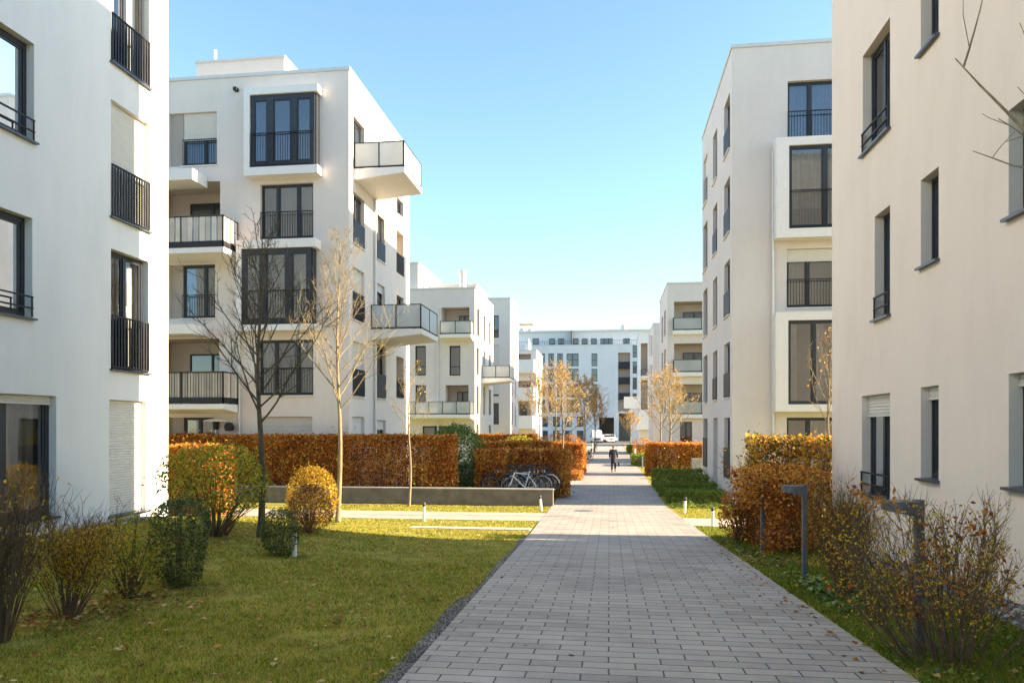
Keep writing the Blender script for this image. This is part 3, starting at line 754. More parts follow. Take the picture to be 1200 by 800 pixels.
def earth(name, stops, scale=2.2, fine=40.0, bump=0.6):
    m, ns, ls, b = nodes(name); b.inputs['Roughness'].default_value = 0.95; b.inputs['Specular IOR Level'].default_value = 0.1
    tc = N(ns, 'ShaderNodeTexCoord')
    n1 = N(ns, 'ShaderNodeTexNoise', Scale=scale, Detail=6.0, Roughness=0.65); n2 = N(ns, 'ShaderNodeTexNoise', Scale=fine, Detail=5.0, Roughness=0.7)
    ls.new(tc.outputs['Object'], n1.inputs['Vector']); ls.new(tc.outputs['Object'], n2.inputs['Vector'])
    a = N(ns, 'ShaderNodeMath', operation='MULTIPLY_ADD'); ls.new(n2.outputs[0], a.inputs[0]); a.inputs[1].default_value = 0.7
    s_ = N(ns, 'ShaderNodeMath', operation='SUBTRACT'); ls.new(n1.outputs[0], s_.inputs[0]); s_.inputs[1].default_value = 0.35; ls.new(s_.outputs[0], a.inputs[2])
    r = ramp(ns, stops); ls.new(a.outputs[0], r.inputs[0]); ls.new(r.outputs[0], b.inputs['Base Color'])
    bp = N(ns, 'ShaderNodeBump', Strength=bump, Distance=0.02); ls.new(n2.outputs[0], bp.inputs['Height']); ls.new(bp.outputs[0], b.inputs['Normal'])
    return m
SOIL = earth('lawn_soil', [(0.25, (0.12, 0.12, 0.025)), (0.5, (0.27, 0.25, 0.045)), (0.75, (0.36, 0.31, 0.08))])
BEIGE = earth('compacted_gravel', [(0.25, (0.40, 0.34, 0.27)), (0.75, (0.52, 0.45, 0.37))], 1.5, 70.0, 0.3)
GRAV = earth('grey_gravel', [(0.3, (0.06, 0.06, 0.06)), (0.7, (0.22, 0.21, 0.20))], 9.0, 60.0, 1.0)
ASPH = earth('asphalt', [(0.3, (0.10, 0.10, 0.10)), (0.7, (0.16, 0.155, 0.15))], 1.0, 80.0, 0.3)
def pavers():
    m, ns, ls, b = nodes('grey_pavers'); b.inputs['Specular IOR Level'].default_value = 0.3
    tc = N(ns, 'ShaderNodeTexCoord'); mp = N(ns, 'ShaderNodeMapping'); ls.new(tc.outputs['Object'], mp.inputs['Vector'])
    wob = N(ns, 'ShaderNodeTexNoise', Scale=3.0, Detail=2.0); ls.new(tc.outputs['Object'], wob.inputs['Vector'])
    wv = N(ns, 'ShaderNodeVectorMath', operation='MULTIPLY_ADD'); ls.new(wob.outputs['Color'], wv.inputs[0]); wv.inputs[1].default_value = (0.012, 0.012, 0); ls.new(mp.outputs[0], wv.inputs[2])
    br = N(ns, 'ShaderNodeTexBrick', offset=0.5, offset_frequency=2, squash=1.0)
    for k, v in (('Scale', 1.0), ('Mortar Size', 0.0075), ('Mortar Smooth', 0.25), ('Bias', 0.0), ('Brick Width', 0.436), ('Row Height', 0.18)): br.inputs[k].default_value = v
    br.inputs['Color1'].default_value = (0.0, 0.0, 0.0, 1); br.inputs['Color2'].default_value = (1, 1, 1, 1); br.inputs['Mortar'].default_value = (0.5, 0.5, 0.5, 1)
    ls.new(wv.outputs[0], br.inputs['Vector'])
    n1 = N(ns, 'ShaderNodeTexNoise', Scale=0.7, Detail=7.0, Roughness=0.7); n2 = N(ns, 'ShaderNodeTexNoise', Scale=55.0, Detail=5.0, Roughness=0.75); n3 = N(ns, 'ShaderNodeTexNoise', Scale=5.0, Detail=5.0, Roughness=0.7)
    for n in (n1, n2, n3): ls.new(tc.outputs['Object'], n.inputs['Vector'])
    def madd(a, k, c):
        q = N(ns, 'ShaderNodeMath', operation='MULTIPLY_ADD'); ls.new(a, q.inputs[0]); q.inputs[1].default_value = k
        if isinstance(c, float): q.inputs[2].default_value = c
        else: ls.new(c, q.inputs[2])
        return q.outputs[0]
    t = madd(br.outputs['Color'], 0.34, -0.92); t = madd(n1.outputs[0], 1.3, t); t = madd(n2.outputs[0], 0.65, t); t = madd(n3.outputs[0], 0.55, t)
    r = ramp(ns, [(0.0, (0.22, 0.20, 0.175)), (0.5, (0.37, 0.34, 0.30)), (1.0, (0.49, 0.45, 0.40))]); ls.new(t, r.inputs[0])
    mo = N(ns, 'ShaderNodeMix', data_type='RGBA'); ls.new(br.outputs['Fac'], mo.inputs['Factor']); ls.new(r.outputs[0], mo.inputs['A']); mo.inputs['B'].default_value = (0.085, 0.08, 0.07, 1)
    ls.new(mo.outputs['Result'], b.inputs['Base Color'])
    rr = N(ns, 'ShaderNodeMapRange'); ls.new(n3.outputs[0], rr.inputs[0]); rr.inputs[3].default_value = 0.55; rr.inputs[4].default_value = 0.9; ls.new(rr.outputs[0], b.inputs['Roughness'])
    h = madd(br.outputs['Fac'], -1.0, 1.0); h = madd(n2.outputs[0], 0.22, h)
    bp = N(ns, 'ShaderNodeBump', Strength=0.7, Distance=0.008); ls.new(h, bp.inputs['Height']); ls.new(bp.outputs[0], b.inputs['Normal'])
    return m
PAVE = pavers()

xs = [-500, -250, -120, -60, -30] + fr_(-25, 20, 0.5) + [25, 40, 80, 160, 300, 500]
ys = [-60, -25, -12] + fr_(-8, 40, 0.5) + [45, 50, 60, 80, 100, 120, 140, 160, 200, 300, 500, 900]
sheet('ground', xs, ys, 0.0, SOIL)
ysn = fr_(-4, 32, 0.25) + fr_(33, 128, 5)
sheet('path', fr_(0, 1, 0.1), ysn, 0.022, PAVE, lambda y: (pathL(y), pathR(y)), skirt=0.08)
sheet('cross_path', fr_(-24, -1.93, 0.5), fr_(20.4, 23.3, 0.29), 0.018, BEIGE, skirt=0.05)
sheet('cross_path', fr_(2.13, 16, 0.5), fr_(19.6, 22.3, 0.27), 0.018, BEIGE, skirt=0.05)
sheet('paved_strip', fr_(-4.9, -1.90, 0.5), fr_(17.75, 18.3, 0.18), 0.02, CONCL, skirt=0.05)
sheet('gravel_strip', fr_(0, 1, 0.25), fr_(1, 16.5, 0.25), 0.012, GRAV, lambda y: (pathL(y) - 0.09 - 0.02 * math.sin(y * 1.7), pathL(y) - 0.005))
sheet('gravel_strip', fr_(XL, XL + 0.55, 0.25), fr_(0, 16.6, 0.4), 0.016, GRAV)
sheet('gravel_strip', fr_(XR - 0.6, XR, 0.2), fr_(0, 16.5, 0.4), 0.016, GRAV)
m = MB(); m.box(-9, -2.42, 27.06, 31.2, -.2, .33); o = m.build('bike_pad', CONCL, bevel=.01); o['kind'] = 'structure'
sheet('street', fr_(-90, 90, 10), fr_(128.2, 151, 2), 0.02, ASPH)
sheet('forecourt', fr_(-9.5, -2.3, 1), fr_(64, 127.8, 4), 0.016, BEIGE)
sheet('forecourt', fr_(2.2, 4.5, 0.5), fr_(60, 127.8, 4), 0.016, BEIGE)
mh = gp(684, 599); m = MB(); m.lathe([(0.34, 0), (0.34, 0.004), (0.30, 0.007)], 24); o = m.build('manhole_cover', GREYM, loc=(mh[0], mh[1], mh[2] + 0.021)); o.rotation_euler = (math.atan(-0.043), 0, 0)
tag(o, 'round dark manhole cover set in the sunlit path crossing', 'manhole cover')

# ------------------------------------------------------------------ grass and fallen leaves
LAWN = leafmat('grass_blades', [(0.1, (0.13, 0.175, 0.014)), (0.42, (0.29, 0.315, 0.026)), (0.75, (0.48, 0.40, 0.06)), (1.0, (0.58, 0.45, 0.16))], 0.4, 0.6, 0.2, 5.0)
GR2 = leafmat('grass_blades_green', [(0.1, (0.07, 0.12, 0.010)), (0.5, (0.17, 0.23, 0.02)), (1.0, (0.32, 0.31, 0.04))], 0.4, 0.6, 0.2, 0.8)
def grass(name, regions, mat, hmin=0.018, hmax=0.046, w=0.005):
    P = []
    for (x0, x1, y0, y1, dens) in regions:
        n = int((y1 - y0) * dens * (x1 - x0 if not callable(x0) else 1))
        y = NP.uniform(y0, y1, n)
        a = np.array([x0(t) for t in y]) if callable(x0) else x0; b = np.array([x1(t) for t in y]) if callable(x1) else x1
        x = a + (b - a) * NP.uniform(0, 1, n)
        P.append(np.stack([x, y, np.full(n, math.sqrt(1.0))], 1))
    P = np.concatenate(P); n = len(P)
    P[:, 2] = [gz(x, y) for x, y in P[:, :2]]
    cl = 0.5 + 0.5 * np.sin(P[:, 0] * 2.3 + np.sin(P[:, 1] * 1.7) * 2) * np.sin(P[:, 1] * 2.9 + np.sin(P[:, 0] * 1.3) * 2)
    X_, Y_ = P[:, 0], P[:, 1]; bare = np.sin(X_ * 1.1 + 2.1 * np.sin(Y_ * .8)) + np.sin(Y_ * 1.7 + 1.6 * np.sin(X_ * 1.9)) + .7 * np.sin(X_ * 5.1 + Y_ * 4.3) + .6 * np.sin(Y_ * 7.7 - X_ * 3.9)
    keep = NP.uniform(0, 1, n) > np.clip((bare - .7) * .55, 0, .85); P = P[keep]; cl = cl[keep]; n = len(P)
    for bx, by, br in ((*gp(78, 724)[:2], .42), (*gp(155, 702)[:2], .42), (*gp(255, 628)[:2], .75), (*gp(5, 750)[:2], .35), (*gp(208, 687)[:2], .35)):
        keep = (np.hypot(P[:, 0] - bx, P[:, 1] - by) > br * (1 + .35 * np.sin(P[:, 0] * 9 + P[:, 1] * 7))) | (NP.uniform(0, 1, n) < .22); P = P[keep]; cl = cl[keep]; n = len(P)
    h = NP.uniform(hmin, hmax, n) * (0.75 + 0.5 * cl); ww = w * NP.uniform(0.7, 1.4, n) * (1 + 0.10 * np.maximum(P[:, 1] - 6, 0))
    an = NP.uniform(0, 2 * math.pi, n); dx, dy = np.cos(an), np.sin(an); ln = NP.uniform(0.2, 1.1, n) * h; a2 = NP.uniform(0, 2 * math.pi, n)
    V = np.empty((n, 3, 3))
    V[:, 0] = P + np.stack([dx * ww, dy * ww, -0.004 + 0 * h], 1); V[:, 1] = P + np.stack([-dx * ww, -dy * ww, -0.004 + 0 * h], 1)
    V[:, 2] = P + np.stack([np.cos(a2) * ln, np.sin(a2) * ln, h], 1)
    o = quads_mesh(name, V, mat, k=3); o['kind'] = 'stuff'; return o
GL = lambda y: pathL(y) - 0.08 - 0.02 * math.sin(y * 1.7)
grass('grass', [(-6.5, GL, 3.2, 6.0, 0) if False else (lambda y: -0.78 * y - 1.2, GL, 3.6, 7.5, 14000), (lambda y: max(-9.7, -0.78 * y - 1.2), GL, 7.5, 12.0, 9500), (lambda y: -9.7, lambda y: pathL(y) - 0.1, 12.0, 17.6, 5200),
      (-11.5, -1.95, 18.35, 20.35, 620), (-11.5, -1.98, 23.35, 26.6, 560), (2.25, 4.6, 22.35, 27.5, 600), (-3.1, -2.12, 31.2, 47, 350), (2.2, 3.4, 27.5, 46, 120)], LAWN)
grass('grass', [(lambda y: pathR(y) + 0.03, lambda y: 3.95, 4.2, 9.0, 5200), (lambda y: pathR(y) + 0.03, lambda y: 3.95, 9.0, 13, 3200), (lambda y: pathR(y) + 0.03, lambda y: 4.0, 13, 19.5, 1400)], GR2, 0.03, 0.085)
FALL = leafmat('fallen_leaves', [(0.1, (0.09, 0.035, 0.012)), (0.4, (0.26, 0.10, 0.02)), (0.7, (0.42, 0.22, 0.05)), (1.0, (0.55, 0.42, 0.20))], 0.15, 0.7, 0.2, 0.5)
def litter(regions, size):
    P = []
    for (x0, x1, y0, y1, n, cx, cy, sd) in regions:
        if sd: p = NP.normal(size=(n, 2)) * sd + np.array([cx, cy])
        else: p = np.stack([NP.uniform(x0, x1, n), NP.uniform(y0, y1, n)], 1)
        P.append(p)
    P = np.concatenate(P); Z = np.array([gz(x, y) for x, y in P]) + NP.uniform(0.025, 0.05, len(P))
    on = np.array([pathL(y) < x < pathR(y) for x, y in P]); Z[on] = np.array([gz(x, y) for x, y in P[on]]) + 0.030 if on.any() else Z[on]
    P3 = np.concatenate([P, Z[:, None]], 1)
    up = np.tile(np.array([[0, 0, 1.6]]), (len(P), 1))
    V = leaf_quads(P3, size, 0.6, 0.8, up, 0.5); o = quads_mesh('fallen_leaves', V, FALL); o['kind'] = 'stuff'; return o
# ------------------------------------------------------------------ plants
BK_DARK = bark('bark_dark', (0.05, 0.04, 0.028), (0.14, 0.115, 0.075))
BK_PALE = bark('bark_pale', (0.13, 0.105, 0.06), (0.31, 0.25, 0.15))
BK_TWIG = bark('bark_twig', (0.07, 0.045, 0.027), (0.18, 0.115, 0.065))
BK_GREEN = bark('bark_green_twig', (0.06, 0.06, 0.012), (0.16, 0.13, 0.03))
L_BEECH = leafmat('leaf_beech', [(0.08, (0.178, 0.050, 0.015)), (0.35, (0.497, 0.148, 0.024)), (0.65, (0.750, 0.297, 0.050)), (0.95, (0.750, 0.536, 0.119))])
L_ORANGE = leafmat('leaf_orange', [(0.08, (0.189, 0.052, 0.011)), (0.4, (0.495, 0.160, 0.020)), (0.7, (0.728, 0.306, 0.044)), (0.98, (0.750, 0.524, 0.102))])
L_MIX = leafmat('leaf_orange_green', [(0.1, (0.081, 0.074, 0.016)), (0.35, (0.216, 0.176, 0.027)), (0.55, (0.432, 0.176, 0.027)), (0.8, (0.648, 0.324, 0.041)), (1.0, (0.702, 0.567, 0.081))], nscale=2.0)
L_YEL = leafmat('leaf_yellow', [(0.1, (0.22, 0.12, 0.012)), (0.5, (0.50, 0.30, 0.02)), (0.9, (0.62, 0.46, 0.06))])
L_YG = leafmat('leaf_yellow_green', [(0.1, (0.13, 0.16, 0.02)), (0.45, (0.34, 0.34, 0.032)), (0.85, (0.60, 0.50, 0.05)), (1.0, (0.60, 0.33, 0.045))])
L_GREEN = leafmat('leaf_green', [(0.1, (0.041, 0.091, 0.014)), (0.5, (0.104, 0.192, 0.020)), (0.95, (0.230, 0.304, 0.034))], 0.25, 0.35, 0.5)
L_DGREEN = leafmat('leaf_dark_green', [(0.1, (0.046, 0.072, 0.014)), (0.5, (0.103, 0.143, 0.026)), (0.95, (0.230, 0.245, 0.051))], 0.2, 0.4, 0.45)
L_BROWN = leafmat('leaf_brown', [(0.1, (0.117, 0.052, 0.019)), (0.5, (0.286, 0.130, 0.039)), (0.95, (0.468, 0.234, 0.065))])
L_BOX = leafmat('leaf_box', [(0.1, (0.068, 0.119, 0.018)), (0.5, (0.158, 0.238, 0.029)), (0.95, (0.315, 0.346, 0.045))], 0.25)
L_SPARSE = leafmat('leaf_sparse_yellow', [(0.1, (0.365, 0.255, 0.022)), (0.6, (0.750, 0.547, 0.036)), (1.0, (0.750, 0.401, 0.055))])
L_TAN = leafmat('leaf_tan_gold', [(0.1, (0.34, 0.19, 0.05)), (0.5, (0.56, 0.36, 0.12)), (1.0, (0.66, 0.48, 0.20))], 0.5)
L_RUST = leafmat('leaf_rust', [(0.1, (0.230, 0.071, 0.017)), (0.6, (0.489, 0.187, 0.036)), (1.0, (0.690, 0.345, 0.071))])

def wob(P, k=1.0):
    x, y, z = P[:, 0], P[:, 1], P[:, 2]
    return (np.sin(x * 2.1 * k + y * 1.3 + 0.5) + np.sin(y * 2.7 * k + z * 1.9 + 1.1) + np.sin(z * 3.1 * k + x * 1.7 + 2.2) + 0.6 * np.sin(x * 6.3 * k + z * 5.1) + 0.6 * np.sin(y * 5.7 * k - z * 6.7)) / 4.2
def box_points(n, x0, x1, y0, y1, z0, z1, depth=0.13, rough=0.09):
    sx, sy, sz = x1 - x0, y1 - y0, z1 - z0
    ar = np.array([sx * sz, sx * sz, sy * sz, sy * sz, sx * sy * 1.2]); fi = NP.choice(5, n, p=ar / ar.sum())
    u, v = NP.uniform(0, 1, n), NP.uniform(0, 1, n); e = NP.exponential(depth, n)
    e = np.minimum(e, 0.45 * min(sx, sy))
    P = np.empty((n, 3)); Nn = np.zeros((n, 3))
    for k, (nx, ny, nz) in enumerate(((0, -1, 0), (0, 1, 0), (-1, 0, 0), (1, 0, 0), (0, 0, 1))):
        q = fi == k
        if ny: P[q] = np.stack([x0 + sx * u[q], np.full(q.sum(), y0 if ny < 0 else y1), z0 + sz * v[q]], 1)
        elif nx: P[q] = np.stack([np.full(q.sum(), x0 if nx < 0 else x1), y0 + sy * u[q], z0 + sz * v[q]], 1)
        else: P[q] = np.stack([x0 + sx * u[q], y0 + sy * v[q], np.full(q.sum(), z1)], 1)
        Nn[q] = (nx, ny, nz)
    P = P - Nn * e[:, None]
    P = P + Nn * (wob(P) * rough)[:, None] + NP.normal(size=(n, 3)) * 0.02
    q = (NP.uniform(0, 1, n) < .05)[:, None]; P = P + Nn * np.where(q, NP.exponential(.07, n)[:, None], 0.0)
    return P, Nn
def egg_points(n, c, rx, ry, rz, depth=0.10, rough=0.08, taper=0.0):
    d = NP.normal(size=(n, 3)); d /= np.linalg.norm(d, axis=1)[:, None]
    p = 4.0; nr = (np.abs(d) ** p).sum(1) ** (1 / p); q = d / (0.45 * nr + 0.55)[:, None]
    r = 1 - np.minimum(NP.exponential(depth, n), 0.8)
    r = np.where(NP.uniform(0, 1, n) < .07, 1 + NP.exponential(.06, n), r)          # stray shoots
    P = q * r[:, None]; t = (1 - taper * np.clip(-P[:, 2], -1, 1) * 0.8)
    P = np.stack([P[:, 0] * rx * t, P[:, 1] * ry * t, P[:, 2] * rz], 1) + np.array(c)
    P = P + d * (wob(P, 1.6) * rough)[:, None]
    return P, d
def rel(P, o): return P - np.array(o)
def stems_mesh(base, pts, n, mat, root, r=0.012, name='stems', z0=0.0):
    """thin branches from the foot of a plant up into its leaves"""
    m = MB()
    for i in range(n):
        e = pts[NP.integers(len(pts))]; b = (base[0] + (e[0] - base[0]) * 0.25 * rnd.random(), base[1] + (e[1] - base[1]) * 0.25 * rnd.random(), z0 - .03)
        mid = ((b[0] + e[0]) / 2 + (b[0] - e[0]) * .12, (b[1] + e[1]) / 2 + (b[1] - e[1]) * .12, (b[2] + e[2]) / 2)
        m.tube([b, mid, e], [r, r * .7, r * .3], 4, cap=False)
    return m.build(name, mat, root, recalc=False)
def hedge(label, boxes, dens, size, mats, group=None, twigs=0, name='hedge', depth=0.13, rough=0.09, twigmat=None, cat='hedge', aspect=0.62):
    bx = boxes[0]; ox, oy = (bx[0] + bx[1]) / 2, (bx[2] + bx[3]) / 2; oz = gz(ox, oy)
    root = thing(name, label, cat, (ox, oy, oz), 0, group)
    m = MB()
    for i, b in enumerate(boxes):
        x0, x1, y0, y1, z0, z1 = b[:6]; mt = mats[i] if isinstance(mats, (list, tuple)) else mats
        n = int(dens * (2 * (x1 - x0) * (z1 - z0) + 2 * (y1 - y0) * (z1 - z0) + 1.2 * (x1 - x0) * (y1 - y0)))
        P, Nn = box_points(n, x0, x1, y0, y1, z0, z1, depth, rough)
        quads_mesh('foliage', leaf_quads(rel(P, (ox, oy, oz)), size * NP.uniform(.6, 1.25, (len(P), 1))[:, 0], 0.15, aspect, Nn * 0.22), mt, root)
        k = 0 if z0 > gz(x0, y0) + .6 else int((x1 - x0) * (y1 - y0) * 22) + 6
        for j in range(k):
            x, y = rnd.uniform(x0 + .1, x1 - .1), rnd.uniform(y0 + .1, y1 - .1); g = gz(x, y)
            pts = [(x - ox, y - oy, g - oz - .03)]; h = z1 - g - 0.05 + (rnd.uniform(0.02, 0.22) if rnd.random() < twigs else -rnd.uniform(0, .2))
            for t in (.35, .7, 1): pts.append((x - ox + rnd.uniform(-.12, .12) * t, y - oy + rnd.uniform(-.12, .12) * t, g - oz + h * t))
            m.tube(pts, [.014, .010, .007, .003], 4, cap=False)
    m.build('stems', twigmat or BK_TWIG, root, recalc=False)
    return root
def ball(label, u, v, w, h, mat, n, size, name='shrub', base_gap=0.05, rough=0.07, taper=0.0, depth=0.1, stems=14, group=None, aspect=0.6, dd=0.0, twigmat=None):
    """clipped or rounded shrub standing at the photograph's point (u, v), w by h metres"""
    x, y, z = gp(u, v) if not dd else (*at(u, v, dd)[:2], 0)
    z = gz(x, y); root = thing(name, label, 'shrub', (x, y, z), 0, group)
    P, d = egg_points(n, (0, 0, base_gap + (h - base_gap) / 2), w / 2, w / 2 * 0.9, (h - base_gap) / 2, depth, rough, taper)
    quads_mesh('foliage', leaf_quads(P, size * NP.uniform(.55, 1.3, len(P)), 0.2, aspect, d * 0.3), mat, root)
    stems_mesh((0, 0), P, stems, twigmat or BK_TWIG, root)
    return root
def grow(m, p, d, length, r0, r1, seg=4, up=0.15, jit=0.12, n=4):
    pts = [p]; rad = [r0]; d = Vector(d).normalized(); q = Vector(p)
    for i in range(seg):
        d = (d + Vector((rnd.uniform(-jit, jit), rnd.uniform(-jit, jit), up + rnd.uniform(-jit, jit) * .5))).normalized()
        q = q + d * (length / seg); pts.append(tuple(q)); rad.append(r0 + (r1 - r0) * (i + 1) / seg)
    m.tube(pts, rad, n, cap=False)
    return [Vector(t) for t in pts], d
def side_dir(d, ang):
    d = Vector(d).normalized(); a = d.orthogonal().normalized(); a.rotate(Matrix.Rotation(rnd.uniform(0, 6.283), 3, d))
    return (d * math.cos(ang) + a * math.sin(ang)).normalized()
def twiggy(label, u, v, h, spread, stems, mat, leafm, leaves, size=0.035, name='shrub', sub=7, r=0.011, leaf_lo=0.15, leaf_hi=0.95, group=None, lean=(0, 0), fan=1.0, pos=None, subs2=2, up=0.16, aspect=0.55, extra=None):
    x, y, z = pos or gp(u, v); root = thing(name, label, 'shrub', (x, y, z), 0, group)
    m = MB(); L = []
    for i in range(stems):
        a = rnd.uniform(0, 6.283); t = (rnd.random() ** .6) * spread
        d = (math.cos(a) * t + lean[0], math.sin(a) * t + lean[1], 1.0)
        ln = h * rnd.uniform(.72, 1.02) / (1 if t < .5 else 1.02)
        p0 = (math.cos(a) * t * .16 * fan, math.sin(a) * t * .16 * fan, -.02)
        pts, dd = grow(m, p0, d, ln, r * rnd.uniform(.7, 1.2), r * .25, 6, up * .3, .10)
        for k in range(sub):
            f = rnd.uniform(.25, .97); i0 = min(5, int(f * 6)); q = pts[i0].lerp(pts[i0 + 1], f * 6 - i0)
            p2, d2 = grow(m, tuple(q), side_dir(pts[i0 + 1] - pts[i0], rnd.uniform(.35, .8)), h * rnd.uniform(.14, .32) * (1.15 - f * .5), r * .45, r * .16, 4, up, .14, 3)
            L += p2[1:]
            for _ in range(subs2):
                q2 = p2[rnd.randint(1, 4)]
                p3, _d = grow(m, tuple(q2), side_dir(d2, rnd.uniform(.4, .9)), h * rnd.uniform(.06, .15), r * .26, r * .12, 3, up, .15, 3); L += p3[1:]
        L += pts[2:]
    m.build('stems', mat, root, recalc=False)
    if leaves:
        A_ = np.array([tuple(q) for q in L]); zz_ = A_[:, 2] / h; A_ = A_[(zz_ > leaf_lo) & (zz_ < leaf_hi)]
        P = A_[NP.integers(len(A_), size=leaves)] + NP.normal(size=(leaves, 3)) * size * .6
        quads_mesh('foliage', leaf_quads(P, size, 0.3, aspect), leafm, root)
    if extra:
        lm, nl, sz, clumps = extra; A_ = np.array([tuple(q) for q in L]); c = A_[NP.integers(len(A_), size=clumps)]
        P = c[NP.integers(clumps, size=nl)] + NP.normal(size=(nl, 3)) * .07; quads_mesh('dry_leaves', leaf_quads(P, sz, 0.2, .7), lm, root)
    return root
def tree(label, u, v, vtop, trunk_r, vfork, crown_w, mat, nb=22, leaves=0, leafm=None, lsize=0.06, d=None, sub=6, tw=3, group=None, ang=0.85, twr=0.0045, lean=(0, 0), z0=None, full=1.0, name='tree', pos=None, zt=None, zf=None):
    """young street tree: straight leader, rising limbs, fine twigs"""
    if pos: x, y, z = pos
    elif d: x, y, _ = at(u, v, d); z = gz(x, y)
    else: x, y, z = gp(u, v)
    H_ = (zt if zt else zv(vtop, x, y)) - z; hf = (zf if zf else zv(vfork, x, y)) - z
    root = thing(name, label, 'tree', (x, y, z), 0, group)
    m = MB(); k = 14; tp = []; tr = []
    for i in range(k + 1):
        t = i / k; tp.append((lean[0] * t * H_ + .035 * math.sin(t * 9 + x), lean[1] * t * H_ + .03 * math.sin(t * 7 + y), t * H_ * .99 - .05))
        tr.append(trunk_r * (1.25 if i == 0 else 1.0) * (1 - t) ** .8 * (1 if t * H_ < hf else .9) + twr * 1.2)
    m.tube(tp, tr, 9, cap=False); m.build('trunk', mat, root, smooth=True)
    tv = [Vector(p) for p in tp]
    b = MB(); ends = []
    for i in range(nb):
        t = (i + .3 * rnd.random()) / nb; h = hf + (H_ - hf) * (t ** 1.05) * .93; f = h / H_ * k; i0 = min(k - 1, int(f)); q = tv[i0].lerp(tv[i0 + 1], f - i0)
        az = i * 2.39996 + rnd.uniform(-.4, .4); el = ang * (1 - t * .35) * rnd.uniform(.85, 1.15)
        ln = crown_w * .5 * (1.12 - .82 * t) * rnd.uniform(.8, 1.15) / max(.4, math.sin(ang)) * full
        dr = (math.cos(az) * math.sin(el), math.sin(az) * math.sin(el), math.cos(el))
        r0 = max(twr * 1.5, trunk_r * (.36 - .22 * t)); pts, dd = grow(b, tuple(q), dr, ln, r0, twr * .8, 7, .07, .10, 5)
        ends += pts[3:]
        for j in range(sub):
            g = rnd.uniform(.25, .97); j0 = min(6, int(g * 7)); q2 = pts[j0].lerp(pts[j0 + 1], g * 7 - j0)
            p2, d2 = grow(b, tuple(q2), side_dir(pts[j0 + 1] - pts[j0], rnd.uniform(.45, .95)), ln * rnd.uniform(.18, .42) * (1.15 - g * .6), max(twr, r0 * .36), twr * .6, 4, .10, .14, 4)
            ends += p2[1:]
            for _ in range(tw):
                q3 = p2[rnd.randint(1, 4)]
                p3, _d = grow(b, tuple(q3), side_dir(d2, rnd.uniform(.4, 1.0)), ln * rnd.uniform(.06, .16), twr * .75, twr * .45, 3, .12, .16, 3); ends += p3[1:]
    b.build('branches', mat, root, recalc=False)
    if leaves:
        A_ = np.array([tuple(q) for q in ends]); P = A_[NP.integers(len(A_), size=leaves)] + NP.normal(size=(leaves, 3)) * lsize * .8
        quads_mesh('crown', leaf_quads(P, lsize, 0.0, .7), leafm, root)
    return root

# trees
tree('bare dark barked tree on the shaded lawn with forking limbs before the bay window building', 305, 629, 272, .062, 492, 3.3, BK_DARK, 30, sub=8, tw=4, twr=.0050, ang=.82)
tree('bare pale barked tree in full sun beside the yellow clipped shrub', 397, 612, 268, .062, 478, 3.3, BK_PALE, 34, sub=8, tw=4, twr=.0052, ang=.82)
tree('small thin bare young tree in the sunlit lawn strip before the low concrete wall', 480, 593, 425, .045, 512, 2.3, BK_PALE, 14, 60, L_SPARSE, .06, sub=5, tw=2, twr=.006)
GT = 'sparse leaved autumn trees along the path'
tree('autumn tree behind the left bicycles, nearer of a close pair', 659, 556, 432, .055, 512, 3.4, BK_PALE, 22, 1300, L_TAN, .075, d=38, sub=6, tw=2, twr=.009, group=GT)
tree('autumn tree beyond the left bicycles, farther of a close pair', 651, 548, 428, .06, 508, 4.0, BK_PALE, 22, 1400, L_TAN, .08, d=46, sub=6, tw=2, twr=.011, group=GT)
tree('bushy orange leaved tree on the left of the path before the white van', 685, 535, 446, .07, 505, 4.6, BK_PALE, 24, 2600, L_TAN, .105, d=62, sub=6, tw=2, twr=.013, group=GT)
tree('orange leaved tree overhanging the path just left of the dark gateway', 697, 527, 462, .08, 505, 4.2, BK_PALE, 22, 1900, L_ORANGE, .11, d=84, sub=6, tw=2, twr=.016, group=GT)
tree('autumn tree standing far left among the solid balconies with yellowing twigs', 632, 530, 440, .08, 500, 5.0, BK_PALE, 22, 1900, L_TAN, .11, d=72, sub=6, tw=2, twr=.014, group=GT)
tree('pale sunlit tree rising out of the clipped orange hedge on the right of the path', 785, 555, 432, .07, 508, 3.6, BK_PALE, 26, 1300, L_TAN, .075, d=45, sub=6, tw=3, twr=.010, group=GT)
tree('pale twiggy tree just behind the orange hedge tree on the right, darker trunk', 774, 540, 440, .07, 508, 4.6, BK_PALE, 24, 1400, L_TAN, .085, d=54, sub=6, tw=2, twr=.011, group=GT)
tree('small orange leaved tree far down the right edge of the path below the jutting balconies', 739, 526, 484, .08, 512, 4.0, BK_PALE, 18, 1300, L_TAN, .11, d=92, sub=5, tw=2, twr=.016, group=GT)
tree('slender young tree with few dry leaves against the white framed bay on the right', 972, 560, 382, .045, 500, 1.9, BK_PALE, 15, 130, L_ORANGE, .06, d=21.5, sub=5, tw=2, twr=.0055, ang=.6)
# a tree by the near right building whose branch tips reach into the top right corner of the picture
tree('tree leaning over the upper right corner, only its bare branch tips in view', 0, 0, 0, .08, 0, 4.0, BK_PALE, 27, 0, None, .05, sub=5, tw=1, twr=.0058, pos=(3.75, 5.3, gz(3.75, 5.3)), zt=6.6, zf=3.9, ang=1.0)

